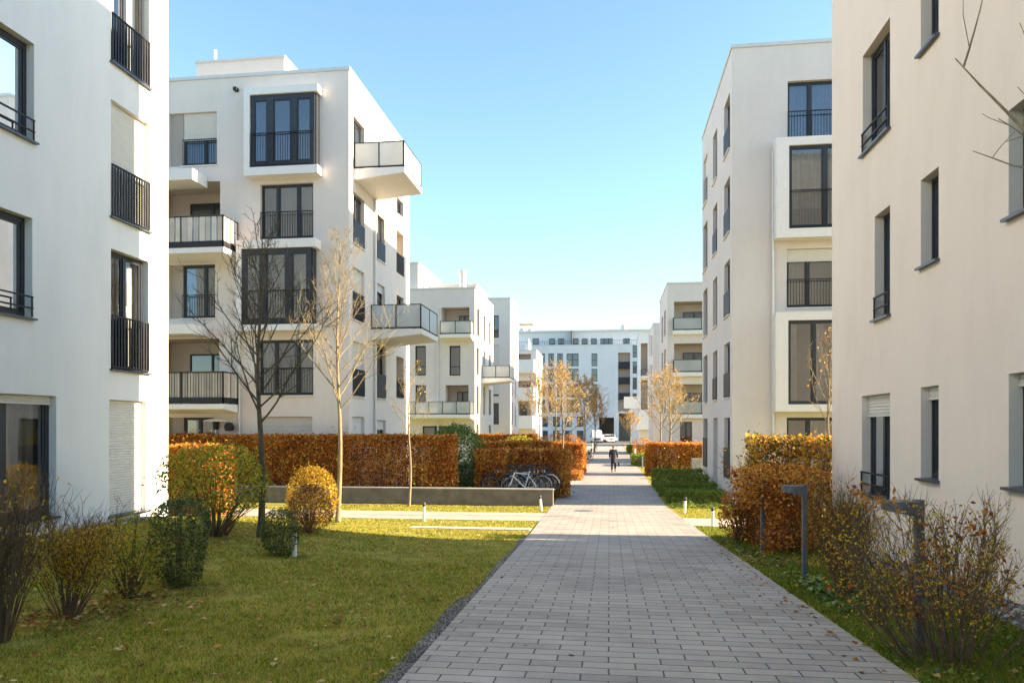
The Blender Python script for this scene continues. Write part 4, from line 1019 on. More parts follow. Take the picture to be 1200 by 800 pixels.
# hedges and shrubs of the left side
def hz(x, y): return gz(x, y)
x1 = xu(533, 27.5)
hedge('long brown beech hedge on top of the low concrete wall under the bay window building', [(-18, x1, 27.3, 28.2, .35, zv(509.5, -8, 27.4))], 1500, .075, L_BEECH, twigs=.25, rough=.07)
hedge('orange topped hedge end coming out behind the near left building', [(-16, xu(262, 20.5), 20.2, 21.2, hz(-11, 20), zv(522, -10, 20.2))], 900, .075, L_ORANGE, twigs=.2)
x0, x1 = xu(557, 28.9), xu(668, 31)
hedge('orange beech hedge behind the parked bicycles', [(x0, xu(592, 28.9), 28.75, 31.0, .33, zv(527, -4, 29)), (xu(604, 30.2), x1, 30.0, 31.3, .1, zv(526, -3, 30))], 1000, .08, L_BEECH, twigs=.1)
hedge('sunlit golden topped hedge row behind the bicycle hedge', [(xu(556, 35), xu(645, 35), 35, 36.6, .1, zv(517.5, -5, 35))], 700, .09, L_ORANGE)
hedge('far orange hedge row under the long lower balcony', [(xu(556, 45), xu(628, 45), 45, 46.5, .1, zv(509, -6, 45))], 600, .11, L_ORANGE)
hedge('dark orange clipped hedge block left of the path beside the end on bicycles', [(xu(640, 45.5), xu(685, 45.5), 44.6, 47.5, .05, zv(519, -3, 45))], 700, .10, L_BEECH)
hedge('low bed of orange shrubs on the lit lawn edge by the path', [(xu(666, 41), xu(682, 41), 40, 42.5, 0, .42)], 700, .07, L_RUST, rough=.12)
ball('leafy evergreen shrub with bright green leaves at the end of the long beech hedge', 534, 574, 2.3, 3.0, L_GREEN, 11000, .085, rough=.22, depth=.16, dd=30.5, stems=24)
ball('round green shrub between the two golden hedge rows', 606, 545, 2.6, 2.35, L_YG, 3500, .10, rough=.2, dd=42)
ball('orange rounded bush near the far left trees', 650, 530, 3.2, 2.3, L_ORANGE, 2500, .12, rough=.2, dd=66); ball('small orange bush beside the far left end of the path', 668, 528, 2.6, 2.1, L_RUST, 2000, .12, rough=.2, dd=76)

ball('large loose yellow green shrub before the near left building corner', 252, 628, 1.95, 1.78, L_YG, 5200, .062, rough=.16, base_gap=.45, stems=60, depth=.2, taper=-.12)
ball('bright yellow clipped egg shaped shrub at the edge of the sunlight', 365, 616, 1.12, 1.36, L_YEL, 7000, .042, taper=-.15, rough=.04, stems=24)
ball('brown clipped cone shrub directly in front of the yellow one', 363, 624, .88, .98, L_BROWN, 5200, .034, taper=-.28, rough=.04, stems=30, depth=.14)
ball('small dark green round shrub beside the white bollard on the shaded lawn', 328, 651, .60, .76, L_DGREEN, 4600, .034, rough=.10, stems=14)
ball('large dark grey green clipped shrub by the near left wall', 208, 687, .70, 1.12, L_DGREEN, 8200, .034, rough=.13, stems=20)
ball('low loose dull green shrub between the twiggy one and the dark clipped shrub', 150, 700, .82, .98, L_YG, 3300, .034, rough=.22, depth=.3, stems=40, taper=-.1)
twiggy('twiggy brown shrub with small yellow leaves before the ground floor window', 78, 724, 1.22, .62, 34, BK_TWIG, L_SPARSE, 5200, .030, sub=9, subs2=4, leaf_hi=.78, leaf_lo=.05, r=.008)
twiggy('tall dark twiggy shrub with a few yellow leaves cut off by the left edge', 2, 752, 1.62, .40, 44, BK_TWIG, L_SPARSE, 170, .05, sub=8, subs2=3, r=.010, leaf_lo=.4)

# hedges and shrubs of the right side
hedge('tall autumn hedge of mixed yellow and orange leaves behind the near right corner', [(xu(878, 16.6), 7.2, 16.15, 17.1, .45, zv(511, 4.5, 16.3))], 620, .085, L_MIX, rough=.10, twigs=.2, depth=.18)
hedge('rust orange hedge beside the nearer path lamps', [(2.95, 3.85, 13.6, 16.6, .75, zv(553, 3.3, 13.7)), (2.80, 3.6, 13.8, 16.4, .6, 1.75), (2.40, 3.0, 13.9, 15.4, 1.45, 2.06)], 720, .058, [L_ORANGE, L_RUST, L_ORANGE], rough=.12, depth=.22)
twiggy('dark twiggy bush with few orange leaves at the left end of the rust hedge', 873, 628, 1.95, .36, 26, BK_TWIG, L_MIX, 420, .07, sub=7, subs2=2, r=.010, leaf_lo=.3, leaf_hi=1.1, pos=(2.95, 16.4, gz(2.95, 16.4)))
ball('low rusty bush with yellow flecks at the path edge by the crossing', 868, 636, 1.0, 1.05, L_RUST, 2600, .055, rough=.2, depth=.3, stems=50, base_gap=.12)
twiggy('dense upright green stemmed shrub between the two nearer path lamps', 990, 702, 1.40, .36, 70, BK_GREEN, L_RUST, 4600, .026, sub=8, subs2=2, r=.007, leaf_lo=.3, leaf_hi=.85, aspect=.6)
twiggy('open twiggy shrub with yellow leaves and dry brown clumps in the right foreground', 1116, 778, 1.40, .95, 50, BK_TWIG, L_SPARSE, 4300, .028, sub=9, subs2=4, r=.009, leaf_lo=.15, leaf_hi=1.0, extra=(L_RUST, 620, .05, 20), fan=2.4)
for (xa, y0, y1, zt, lab) in ((1.95 + .12, 36.0, 37.0, .86, 'low green hedge strip farthest from the crossing, beside the right path edge'), (2.0 + .1, 33.6, 34.6, .74, 'low green hedge strip second from the far end, beside the right path edge'),
                              (2.0 + .1, 31.1, 32.1, .60, 'low green hedge strip third from the far end, beside the right path edge'), (2.05 + .12, 28.6, 29.6, .50, 'low green hedge strip nearest the crossing with loose front edge')):
    hedge(lab, [(xa, 4.4, y0, y1, 0, zt)], 1300, .05, L_BOX, 'low green hedge strips right of the path', rough=.07, depth=.07)
hedge('clipped orange hedge block in full sun right of the path', [(xu(757, 46), 8.0, 44.5, 47, 0, zv(519, 4, 45.5))], 620, .095, L_ORANGE, rough=.08)
for (u0, u1, y0, y1, vt, mt, lab) in ((741, 0, 55, 58, 536, L_BOX, 'small green hedge by the right path edge beyond the orange block'), (736, 0, 80, 86, 526, L_BOX, 'far small green hedge where the right path edge meets the balconies')):
    xa = xu(u0, y0); hedge(lab, [(xa, 4.2, y0, y1, 0, .85)], 500, .09, mt, rough=.1)
hedge('dark brown hedge in front of the loggia building', [(5.2, 9.5, 57.5, 58.6, 0, 1.7)], 500, .10, L_BEECH)
ball('orange rounded bush below the loggia building by the path', 752, 527, 1.8, 1.9, L_ORANGE, 1800, .10, rough=.15, dd=72)

# ground cover and litter
def cover(name, x0, x1, y0, y1, n, size, mat, hgt):
    x, y = NP.uniform(x0, x1, n), NP.uniform(y0, y1, n); k = 0.5 + 0.5 * np.sin(x * 5 + y * 3.1) * np.sin(y * 4.3 - x * 2.2)
    z = np.array([gz(a, b) for a, b in zip(x, y)]) + NP.uniform(.01, 1, n) * hgt * k; up = np.tile(np.array([[0, 0, .8]]), (n, 1))
    o = quads_mesh(name, leaf_quads(np.stack([x, y, z], 1), size, .5, .8, up), mat); o['kind'] = 'stuff'
cover('ground_cover', 2.55, 3.75, 8.7, 10.6, 1600, .07, L_GREEN, .20); cover('ground_cover', 2.4, 3.9, 5.0, 8.6, 1500, .05, L_GREEN, .07); cover('ground_cover', 2.35, 3.1, 10.6, 16.5, 1500, .05, L_GREEN, .10)
cover('ground_cover', 2.15, 4.3, 26.6, 27.6, 1500, .06, L_BOX, .25)
litter([(-7, -1.7, 4, 12, 620, 0, 0, 0), (-9.5, -2, 12, 17.5, 800, 0, 0, 0), (0, 0, 0, 0, 260, gp(78, 724)[0], gp(78, 724)[1], .35), (0, 0, 0, 0, 420, gp(260, 628)[0], gp(260, 628)[1], .7), (0, 0, 0, 0, 320, gp(160, 705)[0], gp(160, 705)[1], .5),
        (2.4, 4.0, 4.5, 13, 420, 0, 0, 0), (2.3, 3.6, 12.5, 17.5, 700, 0, 0, 0), (-11, -2.2, 22.5, 26.5, 90, 0, 0, 0), (-1.6, 2.2, 5, 19, 26, 0, 0, 0), (2.0, 2.5, 5, 17, 160, 0, 0, 0)], .055)
PEB = leafmat('pebble_stone', [(0.1, (0.05, 0.05, 0.05)), (0.6, (0.17, 0.165, 0.16)), (1.0, (0.36, 0.35, 0.33))], 0.0, 0.8, 0.2)
def pebbles(regs, size):
    P = []
    for x0, x1, y0, y1, n in regs:
        y = NP.uniform(y0, y1, n); t = NP.uniform(0, 1, n); a = np.array([x0(q) if callable(x0) else x0 for q in y]); b = np.array([x1(q) if callable(x1) else x1 for q in y]); x = a + (b - a) * t
        P.append(np.stack([x, y, [gz(p, q) + .02 for p, q in zip(x, y)]], 1))
    P = np.concatenate(P); n = len(P)
    base = np.array([(1, 0, 0), (0, 1, 0), (-1, 0, 0), (0, -1, 0), (0, 0, .8)]); an = NP.uniform(0, 6.28, n); s_ = size * NP.uniform(.5, 1.4, n)
    tri = [(0, 1, 4), (1, 2, 4), (2, 3, 4), (3, 0, 4)]
    ca, sa = np.cos(an), np.sin(an); V = np.empty((n, 5, 3))
    for i, (x, y, z) in enumerate(base): V[:, i, 0] = P[:, 0] + (ca * x * 1.3 - sa * y) * s_; V[:, i, 1] = P[:, 1] + (sa * x * 1.3 + ca * y) * s_; V[:, i, 2] = P[:, 2] + z * s_ - .006
    me = bpy.data.meshes.new('pebbles'); fs = (np.arange(n)[:, None, None] * 5 + np.array(tri)[None]).reshape(-1, 3)
    me.from_pydata(V.reshape(-1, 3).tolist(), [], fs.tolist()); me.materials.append(PEB); o = bpy.data.objects.new('pebbles', me); COL.objects.link(o); o['kind'] = 'stuff'
pebbles([(lambda y: GL(y) - .08, lambda y: pathL(y) - .01, 3.6, 9, 5200), (lambda y: GL(y), lambda y: pathL(y) - .01, 9, 13.5, 2000)], .011)
pebbles([(XL + .02, XL + .5, 8, 16, 1600), (XR - .55, XR - .02, 6, 16, 2600)], .028)
# ------------------------------------------------------------------ walls, posts, lamps
xw0, xw1, yw = -17.0, xu(648, 26.75), 26.75
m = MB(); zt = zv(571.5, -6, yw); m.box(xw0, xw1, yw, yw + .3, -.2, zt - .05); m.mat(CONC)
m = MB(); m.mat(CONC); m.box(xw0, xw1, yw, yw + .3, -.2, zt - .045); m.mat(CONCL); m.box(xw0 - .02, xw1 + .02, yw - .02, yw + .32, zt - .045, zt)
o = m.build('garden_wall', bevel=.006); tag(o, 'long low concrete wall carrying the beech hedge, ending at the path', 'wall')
m = MB(); yb = 42.2; xa = xu(811, yb); m.box(xa, xa + 4, yb, yb + .3, -.2, zv(537, xa, yb)); m.box(xa, xa + .3, yb - 4.4, yb, -.2, zv(551, xa, yb)); o = m.build('garden_wall', CONCL); tag(o, 'short stepped concrete wall at the end of the right hand white windows', 'wall')
m = MB(); ya = 29.0; xa = xu(548, ya); m.box(xa - 1.6, xa, ya + 2.6, ya + 2.8, -.1, zv(546, xa, ya)); o = m.build('garden_wall', CONCL); tag(o, 'grey ramp wall seen in the gap left of the bicycle hedge', 'wall')

def bollard(u, v, label, h=.52, lean=0.0, d=None, top=True):
    x, y, z = gp(u, v)
    if d: x, y, _ = at(u, v, d); z = gz(x, y)
    root = thing('bollard', label, 'bollard', (x, y, z), 0, 'white bollards with black bands'); root.rotation_euler = (0, lean, rnd.uniform(0, .3))
    m = MB(); m.lathe([(.042, -.03), (.042, h * .78)], 14); m.build('post', WHITEP, root, smooth=False)
    m = MB(); m.lathe([(.038, h * .78), (.038, h * .90)], 14); m.build('light_band', IRON, root)
    m = MB(); m.lathe([(.044, h * .90), (.044, h * .985), (.03, h)], 14); m.build('cap', CHROME if not top else GREYM, root)
bollard(345, 652, 'white bollard standing in the shaded lawn next to the small dark shrub')
bollard(497, 610.5, 'white bollard on the sunlit lawn strip near the thin young tree')
bollard(634.5, 598.5, 'leaning white bollard in front of the concrete wall by the bicycles', lean=-.10)
bollard(802, 601.5, 'white bollard on the lit grass right of the path before the low hedges', lean=.08)
bollard(835, 617, 'dark shaded bollard at the right edge of the crossing beside the rusty bush')
def post(u, v, vt, d, label, mat, r=.06):
    x, y, _ = at(u, v, d); z = gz(x, y); m = MB(); h = zv(vt, x, y) - z; m.lathe([(r, -.03), (r, h * .8), (r * .8, h * .82), (r * .8, h * .9), (r, h * .92), (r, h)], 12)
    o = m.build('post', mat, loc=(x, y, z)); tag(o, label, 'post')
post(752.6, 547.5, 534, 52, 'short dark post at the left end of the orange hedge block', GREYM); post(766.6, 551, 541, 45, 'short dark post among the low hedges before the orange hedge block', GREYM)
post(744, 534, 525.5, 70, 'pale short post far along the right path edge', WHITEP, .09); post(735, 530.5, 524, 86, 'dark short post far along the right path edge, behind the pale one', GREYM, .09); post(694, 533, 519, 74, 'grey post by the end on bicycles on the left path edge', CAP, .07)

def lamp(u, v, label, pos=None):
    x, y, z = gp(u, v) if not pos else pos
    root = thing('path_lamp', label, 'path lamp', (x, y, z), 0, 'flat headed path lamps on the right'); h = 1.30
    m = MB(); m.box(-.035, .035, -.035, .035, -.03, h + .075); m.build('post', GREYM, root, bevel=.004)
    m = MB(); n = 20; R_ = .15; vs = []; half = .15                        # drum with a round far end, thinner at its tip
    prof = [(.03, -half), (.03, half)]
    out = [(.035, -.13), (.035, .13)] 
    ring = [(-.035, -.11)] + [(-.17 - R_ * math.cos(a) , -.13 * math.sin(a)) for a in np.linspace(math.pi / 2, -math.pi / 2, n)] + [(-.035, .11)]
    k = len(ring); vs = [(x_, y_, h + .06) for x_, y_ in ring] + [(x_, y_, h - .075 + .055 * min(1, max(0, (-x_ - .035) / .285))) for x_, y_ in ring]
    fs = [tuple(range(k)), tuple(range(2 * k - 1, k - 1, -1))] + [(i, (i + 1) % k, k + (i + 1) % k, k + i) for i in range(k)]
    m.add(vs, fs); m.build('lamp_head', GREYM, root, bevel=.006)
    m = MB(); m.lathe([(.11, 0), (.11, .012), (.08, .02)], 18); m.build('base_plate', GREYM, root)
    return root
lamp(943, 680, 'grey path lamp standing before the rust orange hedge')
lamp(1077, 764, 'grey path lamp half hidden by the twiggy shrub in the right foreground')
lamp(0, 0, 'path lamp swallowed by the left end of the rust hedge, mostly its post showing', pos=(2.86, 14.45, gz(2.86, 14.45)))

# patio heater behind the long hedge
x, y, _ = at(253, 505, 30.0); z = gz(x, y); r = thing('patio_heater', 'white mushroom topped patio heater rising behind the beech hedge', 'patio heater', (x, y, z))
hh = zv(490, x, y) - z; m = MB(); m.lathe([(.28, 0), (.28, .5), (.06, .55)], 16); m.build('gas_base', GREYM, r); m = MB(); m.lathe([(.03, .5), (.03, hh - .45)], 10); m.build('pole', CHROME, r)
m = MB(); m.lathe([(.10, hh - .45), (.13, hh - .12)], 12); m.build('burner', IRON, r); m = MB(); m.lathe([(.50, hh - .13), (.42, hh - .07), (.1, hh)], 20); m.build('shade', WHITE, r)

# ------------------------------------------------------------------ bicycles
B_BLACK = simple('bike_black', (0.02, 0.022, 0.026), 0.35, .2); B_WHITE = simple('bike_white', (0.72, 0.72, 0.72), .3); B_BLUE = simple('bike_blue', (.10, .16, .30), .3, .2); B_SILV = simple('bike_silver', (.45, .46, .48), .3, .7)
def bicycle(label, loc, rz, paint, fender=None, group='bicycles parked behind the concrete wall', basket=False, tilt=0.06):
    root = thing('bicycle', label, 'bicycle', loc, rz, group); root.rotation_euler = (tilt, 0, rz)
    R_ = .34; bx, fx = -.50, .55
    for cx in (bx, fx):
        m = MB(); n = 26
        m.tube([(cx + R_ * math.cos(a), 0, R_ + R_ * math.sin(a) * .985) for a in np.linspace(0, 2 * math.pi, n)], .019, 6, cap=False)
        wv = m.build('wheel', RUBBER, root, recalc=False)
        m = MB(); m.tube([(cx + .315 * math.cos(a), 0, R_ + .315 * math.sin(a)) for a in np.linspace(0, 2 * math.pi, n)], .009, 5, cap=False)
        for i in range(14):
            a = i * 2 * math.pi / 14; m.tube([(cx, .02 * (-1) ** i, R_), (cx + .31 * math.cos(a), 0, R_ + .31 * math.sin(a))], .0022, 3, cap=False)
        m.lathe([(.022, -.04), (.022, .04)], 8, (cx, 0, R_), 'y'); m.build('rim', CHROME, wv, recalc=False)
    m = MB(); bb = (-.05, 0, .29); st_ = (-.20, 0, .80); hd = (.36, 0, .84); hd2 = (.40, 0, .70)
    for p, q, rr in ((bb, st_, .017), (bb, hd2, .02), (st_, hd, .017) if not basket else ((-.12, 0, .50), hd2, .018), (hd, hd2, .022)): m.tube([p, q], rr, 7)
    for sgn in (-1, 1):
        m.tube([(bb[0], sgn * .03, bb[2]), (bx, sgn * .06, R_)], .010, 6); m.tube([(st_[0], sgn * .02, st_[2] - .08), (bx, sgn * .06, R_)], .009, 6)
    m.build('frame', paint, root)
    m = MB()
    for sgn in (-1, 1): m.tube([(.405, sgn * .035, .68), (.47, sgn * .05, .50), (fx, sgn * .055, R_)], .012, 6)
    m.tube([(.405, -.04, .69), (.405, .04, .69)], .016, 6); m.build('fork', paint, root)
    m = MB(); m.tube([hd, (.33, 0, .98), (.38, 0, 1.03)], .014, 7); m.tube([(.22, -.30, 1.04), (.36, -.20, 1.05), (.38, 0, 1.03), (.36, .20, 1.05), (.22, .30, 1.04)], .012, 7); hb = m.build('handlebar', B_BLACK, root)
    m = MB()
    for sgn in (-1, 1): m.tube([(.24, sgn * .29, 1.04), (.13, sgn * .33, 1.03)], .018, 7)
    m.build('grip', RUBBER, hb)
    m = MB(); m.tube([st_, (-.225, 0, .92)], .013, 7); m.build('seat_post', CHROME, root)
    m = MB(); m.tube([(-.36, 0, .945), (-.30, 0, .955), (-.20, 0, .95), (-.08, 0, .94)], [.03, .085, .055, .02], 8); o = m.build('saddle', B_BLACK, root, smooth=True); 
    for vtx in o.data.vertices: vtx.co.z = .945 + (vtx.co.z - .945) * .42
    m = MB(); m.lathe([(.09, -.05), (.09, -.042)], 16, (bb[0], 0, bb[2]), 'y')
    for sgn in (-1, 1): m.tube([(bb[0], sgn * .05, bb[2]), (bb[0] + sgn * .13, sgn * .06, bb[2] - .10)], .010, 5); m.box(bb[0] + sgn * .13 - .05, bb[0] + sgn * .13 + .05, sgn * .11 - .045, sgn * .11 + .045, bb[2] - .115, bb[2] - .09)
    m.build('crankset', B_BLACK, root)
    if fender:
        for cx, a0, a1 in ((bx, .2, 3.0), (fx, .5, 3.3)):
            m = MB(); m.tube([(cx + .375 * math.cos(a), 0, R_ + .375 * math.sin(a)) for a in np.linspace(a0, a1, 14)], .018, 5); m.build('mudguard', fender, root, recalc=False)
    m = MB()
    for sgn in (-1, 1): m.tube([(-.68, sgn * .05, .76), (-.25, sgn * .05, .76)], .007, 5); m.tube([(-.62, sgn * .05, .76), (bx, sgn * .06, R_)], .006, 5)
    for q in (-.66, -.5, -.35): m.tube([(q, -.06, .76), (q, .06, .76)], .006, 5)
    m.build('carrier', B_BLACK, root)
    if basket:
        m = MB()
        for i in range(5):
            zz_ = .80 + i * .055; w = .12 + i * .012
            m.tube([(.46 + .0, -w, zz_), (.70 + i * .01, -w, zz_), (.70 + i * .01, w, zz_), (.46, w, zz_), (.46, -w, zz_)], .006, 4)
        for q in np.linspace(-.12, .12, 6): m.tube([(.70, q, .80), (.74, q * 1.3, 1.02)], .004, 4); m.tube([(.47 + .22 * (q + .12) / .24, .12, .80), (.47 + .26 * (q + .12) / .24, .165, 1.02)], .004, 4)
        m.build('basket', IRON, root)
    return root
specs = [(-3.20, 27.75, 3.05, B_WHITE, None, False, 'white framed bicycle in front of the cluster right behind the concrete wall'),
         (-3.05, 28.15, 3.20, B_BLACK, B_SILV, False, 'black bicycle with silver mudguards second in the cluster behind the white one'),
         (-2.95, 28.55, 2.98, B_SILV, B_BLACK, True, 'silver step through bicycle with wire basket in the middle of the cluster'),
         (-2.80, 28.95, 3.12, B_BLACK, B_WHITE, False, 'black bicycle with white mudguards near the path end of the cluster'),
         (-2.72, 29.35, 3.25, B_BLUE, None, True, 'blue bicycle with a basket at the back of the cluster'),
         (-3.35, 28.35, 0.0, B_SILV, B_BLACK, False, 'silver bicycle facing the wall end, squeezed between the white and black ones'),
         (-3.55, 29.15, 3.3, B_BLUE, B_SILV, False, 'dark blue bicycle with silver mudguards leaning at the back left of the cluster'),
         (-2.95, 29.7, 0.15, B_WHITE, B_WHITE, True, 'white bicycle with white mudguards and basket touching the orange hedge'),
         (-4.05, 28.35, 0.10, B_BLACK, B_BLACK, False, 'all black bicycle at the left end of the cluster facing the other way')]
for (x, y, a, c, fd, bs, lab) in specs: bicycle(lab, (x, y, .332), a, c, fd, basket=bs, tilt=rnd.uniform(-.12, .12))
G2 = 'bicycles far along the left path edge'
for (u, v, d, c, lab) in ((688, 541, 59, B_BLACK, 'black bicycle seen almost end on beside the dark hedge block'), (692, 538, 63, B_SILV, 'silver bicycle just behind the end on black one'), (698, 526.5, 94, B_BLACK, 'dark bicycle farthest off by the left path edge near the van')):
    x, y, _ = at(u, v, d); bicycle(lab, (x, y, gz(x, y) + .02), 1.35, c, B_BLACK, G2, True)

# ------------------------------------------------------------------ vehicles at the end of the path
CARW = simple('car_white', (.78, .78, .77), .25); CARG = simple('car_glass', (.02, .024, .028), .05); LAMPG = simple('headlight_glass', (.6, .6, .6), .1); PLATE = simple('number_plate', (.7, .7, .68), .4)
def loft(m, secs, n=None):
    k = len(secs[0]); vs = [p for s_ in secs for p in s_]
    fs = [(i * k + j, i * k + (j + 1) % k, (i + 1) * k + (j + 1) % k, (i + 1) * k + j) for i in range(len(secs) - 1) for j in range(k)]
    fs += [tuple(range(k)), tuple((len(secs) - 1) * k + j for j in range(k))]; m.add(vs, fs)
def vehicle(name, label, cat, loc, rz, prof_h, W_, wheels, roof, glassw):
    """prof_h: (y, z_top) along the length, front first; body is a loft of rounded sections"""
    root = thing(name, label, cat, loc, rz); m = MB(); secs = []
    for y, zt, w in prof_h:
        z0 = .28; b = .10
        secs.append([(-w, y, z0 + b), (-w + b, y, z0), (w - b, y, z0), (w, y, z0 + b), (w, y, min(zt - b, .95)), (w - (.10 if zt > 1.2 else .02), y, zt - b), (w - .22, y, zt), (-w + .22, y, zt), (-w + (.10 if zt > 1.2 else .02), y, zt - b), (-w, y, min(zt - b, .95))])
    loft(m, secs); m.build('body', CARW, root, smooth=False)
    for i, y in enumerate(wheels):
        for sgn in (-1, 1):
            m = MB(); m.lathe([(.20, -.11), (.33, -.11), (.34, 0), (.33, .11), (.20, .11)], 18, (sgn * (W_ - .11), y, .34), 'x'); wv = m.build('wheel', RUBBER, root)
            m = MB(); m.lathe([(.19, -.115), (.12, -.12), (.05, -.122)], 14, (sgn * (W_ - .11) + sgn * .0, y, .34), 'x'); m.lathe([(.19, .115), (.12, .12), (.05, .122)], 14, (sgn * (W_ - .11), y, .34), 'x'); m.build('rim', CHROME, wv)
    (ya, za), (yb2, zb2) = glassw; m = MB(); w0, w1 = W_ - .16, W_ - .26
    m.add([(-w0, ya - .03, za), (w0, ya - .03, za), (w1, yb2 - .03, zb2), (-w1, yb2 - .03, zb2), (-w0, ya + .02, za - .02), (w0, ya + .02, za - .02), (w1, yb2 + .02, zb2 - .02), (-w1, yb2 + .02, zb2 - .02)], [(0, 1, 2, 3), (4, 5, 6, 7), (0, 1, 5, 4), (1, 2, 6, 5), (2, 3, 7, 6), (3, 0, 4, 7)]); m.build('windscreen', CARG, root)
    for sgn in (-1, 1):
        m = MB(); L = roof
        for a, b_ in L: m.box(sgn * (W_ - .035), sgn * (W_ - .02 + .025), a, b_, 1.0, zb2 - .18)
        m.build('side_window', CARG, root)
        m = MB(); m.box(sgn * (W_ - .42), sgn * (W_ - .12), prof_h[0][0] - .03, prof_h[0][0] + .06, .66, .84); m.build('headlight', LAMPG, root, bevel=.02)
        m = MB(); m.box(sgn * (W_ + .02), sgn * (W_ + .2), ya + .25, ya + .33, 1.02, 1.24); m.build('wing_mirror', IRON, root, bevel=.02)
    m = MB(); m.box(-.55, .55, prof_h[0][0] - .02, prof_h[0][0] + .02, .58, .78); m.box(-.26, .26, prof_h[0][0] - .045, prof_h[0][0] - .0, .38, .49); m.build('grille', IRON, root)
    return root
x, y, _ = at(699, 518.5, 136.5)
vehicle('van', 'white van facing the viewer at the far end of the path', 'van', (x, y, gz(x, y) + .02), .05, [(-2.6, .95, .90), (-2.45, 1.12, .97), (-1.75, 1.28, .99), (-1.05, 2.15, .99), (-.8, 2.28, .99), (2.4, 2.3, .99), (2.6, 2.2, .97)], 1.0, (-1.75, 1.7), [(-.85, -.1), (.1, 1.2)], ((-1.68, 1.30), (-1.06, 2.08)))
for u, lab, rz, dd in ((710, 'white car parked beside the van before the dark gateway', .5, 139), (715, 'white car at the right, next to the pale pillar of the gateway', .25, 143)):
    x, y, _ = at(u, 518, dd); vehicle('car', lab, 'car', (x, y, gz(x, y) + .02), rz, [(-2.1, .70, .80), (-2.0, .82, .86), (-1.0, .98, .88), (-.35, 1.42, .88), (.9, 1.46, .88), (1.9, 1.1, .87), (2.1, .85, .82)], .9, (-1.35, 1.35), [(-.35, .35), (.42, 1.15)], ((-.98, 1.0), (-.38, 1.40)))

# ------------------------------------------------------------------ the walker
SKIN = simple('skin', (.42, .27, .20), .6); COAT = simple('dark_coat', (.03, .034, .05), .85, 0, .2, 14, .4, 90); TROU = simple('dark_trousers', (.03, .034, .05), .85); HAIR = simple('blond_hair', (.20, .12, .055), .6, 0, .25, 30); BAGM = simple('brown_leather', (.06, .038, .02), .5); SHOE = simple('black_shoe', (.015, .015, .016), .5)
def skinned(name, verts, edges, radii, mat, parent=None, sub=2, root=0):
    me = bpy.data.meshes.new(name); me.from_pydata(verts, edges, []); o = bpy.data.objects.new(name, me); COL.objects.link(o)
    md = o.modifiers.new('skin', 'SKIN'); md.use_smooth_shade = True
    for i, v in enumerate(me.skin_vertices[0].data): v.radius = (radii[i] if hasattr(radii[i], '__len__') else (radii[i], radii[i])); v.use_root = (i == root)
    sm = o.modifiers.new('sub', 'SUBSURF'); sm.levels = sub; sm.render_levels = sub
    dg = bpy.context.evaluated_depsgraph_get(); new = bpy.data.meshes.new_from_object(o.evaluated_get(dg)); o.modifiers.clear(); o.data = new; new.materials.clear(); new.materials.append(mat)
    new.polygons.foreach_set('use_smooth', [True] * len(new.polygons))
    if parent: o.parent = parent
    return o
x, y, _ = at(719, 551, 47.5); zp = gz(x, y) + .022
per = thing('person', 'person in a dark knee length coat walking away down the path carrying a bag', 'person', (x, y, zp), .08)
sk = 1.0
V = [(0, 0, .92), (0, .01, 1.12), (0, .015, 1.32), (0, .03, 1.45), (0, .05, 1.53), (0, .06, 1.60), (0, .06, 1.66),
     (-.17, .01, 1.38), (-.235, -.03, 1.12), (-.215, .06, .90), (-.21, .09, .82),
     (.17, .01, 1.38), (.235, 0, 1.12), (.245, .03, .88), (.25, .04, .79),
     (-.095, 0, .86), (-.10, .06, .48), (-.095, .02, .09), (-.095, .13, .035), (.095, 0, .86), (.10, .02, .48), (.095, -.14, .13), (.095, -.05, .035)]
E = [(0, 1), (1, 2), (2, 3), (3, 4), (4, 5), (5, 6), (2, 7), (7, 8), (8, 9), (9, 10), (2, 11), (11, 12), (12, 13), (13, 14), (0, 15), (15, 16), (16, 17), (17, 18), (0, 19), (19, 20), (20, 21), (21, 22)]
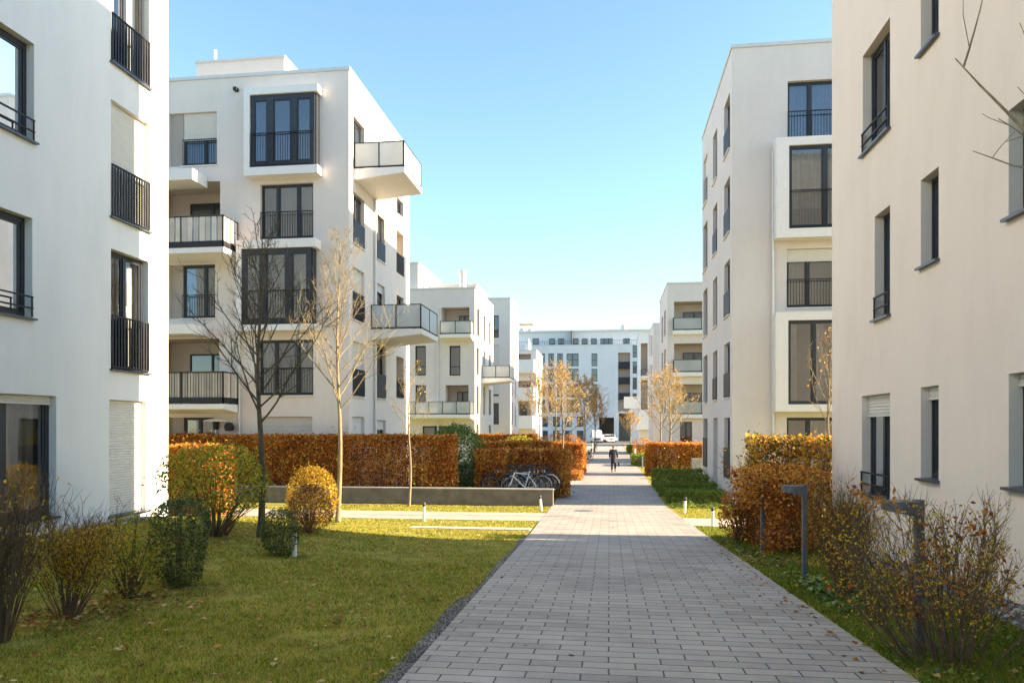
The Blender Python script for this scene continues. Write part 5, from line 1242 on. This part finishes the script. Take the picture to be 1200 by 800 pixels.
Rr = [(.15, .11), (.14, .10), (.16, .11), (.06, .06), (.07, .075), (.082, .098), (.06, .07), .062, .05, .038, (.03, .045), .062, .05, .038, (.03, .045), .088, .062, .045, .04, .088, .062, .045, .04]
skinned('body', V, E, Rr, SKIN, per)
V2 = [(0, 0, .98), (0, 0, 1.16), (0, .01, 1.33), (0, .02, 1.44), (0, 0, .72), (0, 0, .50), (-.19, .01, 1.37), (-.245, -.03, 1.12), (-.225, .055, .90), (.19, .01, 1.37), (.245, 0, 1.12), (.253, .028, .90)]
E2 = [(0, 1), (1, 2), (2, 3), (0, 4), (4, 5), (2, 6), (6, 7), (7, 8), (2, 9), (9, 10), (10, 11)]
skinned('coat', V2, E2, [(.185, .14), (.175, .13), (.19, .14), (.085, .085), (.20, .17), (.215, .20), .085, .07, .055, .085, .07, .055], COAT, per)
for sgn, pts in ((-1, [(-.095, 0, .80), (-.10, .06, .48), (-.095, .02, .10)]), (1, [(.095, 0, .80), (.10, .02, .48), (.095, -.14, .15)])):
    skinned('trouser_leg', pts, [(0, 1), (1, 2)], [.10, .078, .062], TROU, per)
for px, py, pz, rx in ((-.095, .02, .04, 0), (.095, -.14, .08, 0)): skinned('shoe', [(px, py - .05, pz), (px, py + .06, pz - .005), (px, py + .16, pz - .012)], [(0, 1), (1, 2)], [.052, .05, .038], SHOE, per)
skinned('hair', [(0, .05, 1.56), (0, .035, 1.62), (0, .05, 1.69)], [(0, 1), (1, 2)], [(.085, .07), (.10, .098), (.075, .08)], HAIR, per)
bag = thing('handbag', 'dark brown handbag hanging from the hand of the walking person', 'handbag', (x + .33, y + .04, zp)); m = MB()
loft(m, [[(-.05, -.15, .36), (.05, -.15, .36), (.05, .15, .36), (-.05, .15, .36)], [(-.07, -.18, .44), (.07, -.18, .44), (.07, .18, .44), (-.07, .18, .44)], [(-.03, -.14, .64), (.03, -.14, .64), (.03, .14, .64), (-.03, .14, .64)]]); m.build('bag_body', BAGM, bag, bevel=.015)
m = MB(); m.tube([(-.01, -.10, .63), (-.04, -.06, .75), (-.07, 0, .80), (-.04, .06, .75), (-.01, .10, .63)], .010, 6); m.build('handle', BAGM, bag)
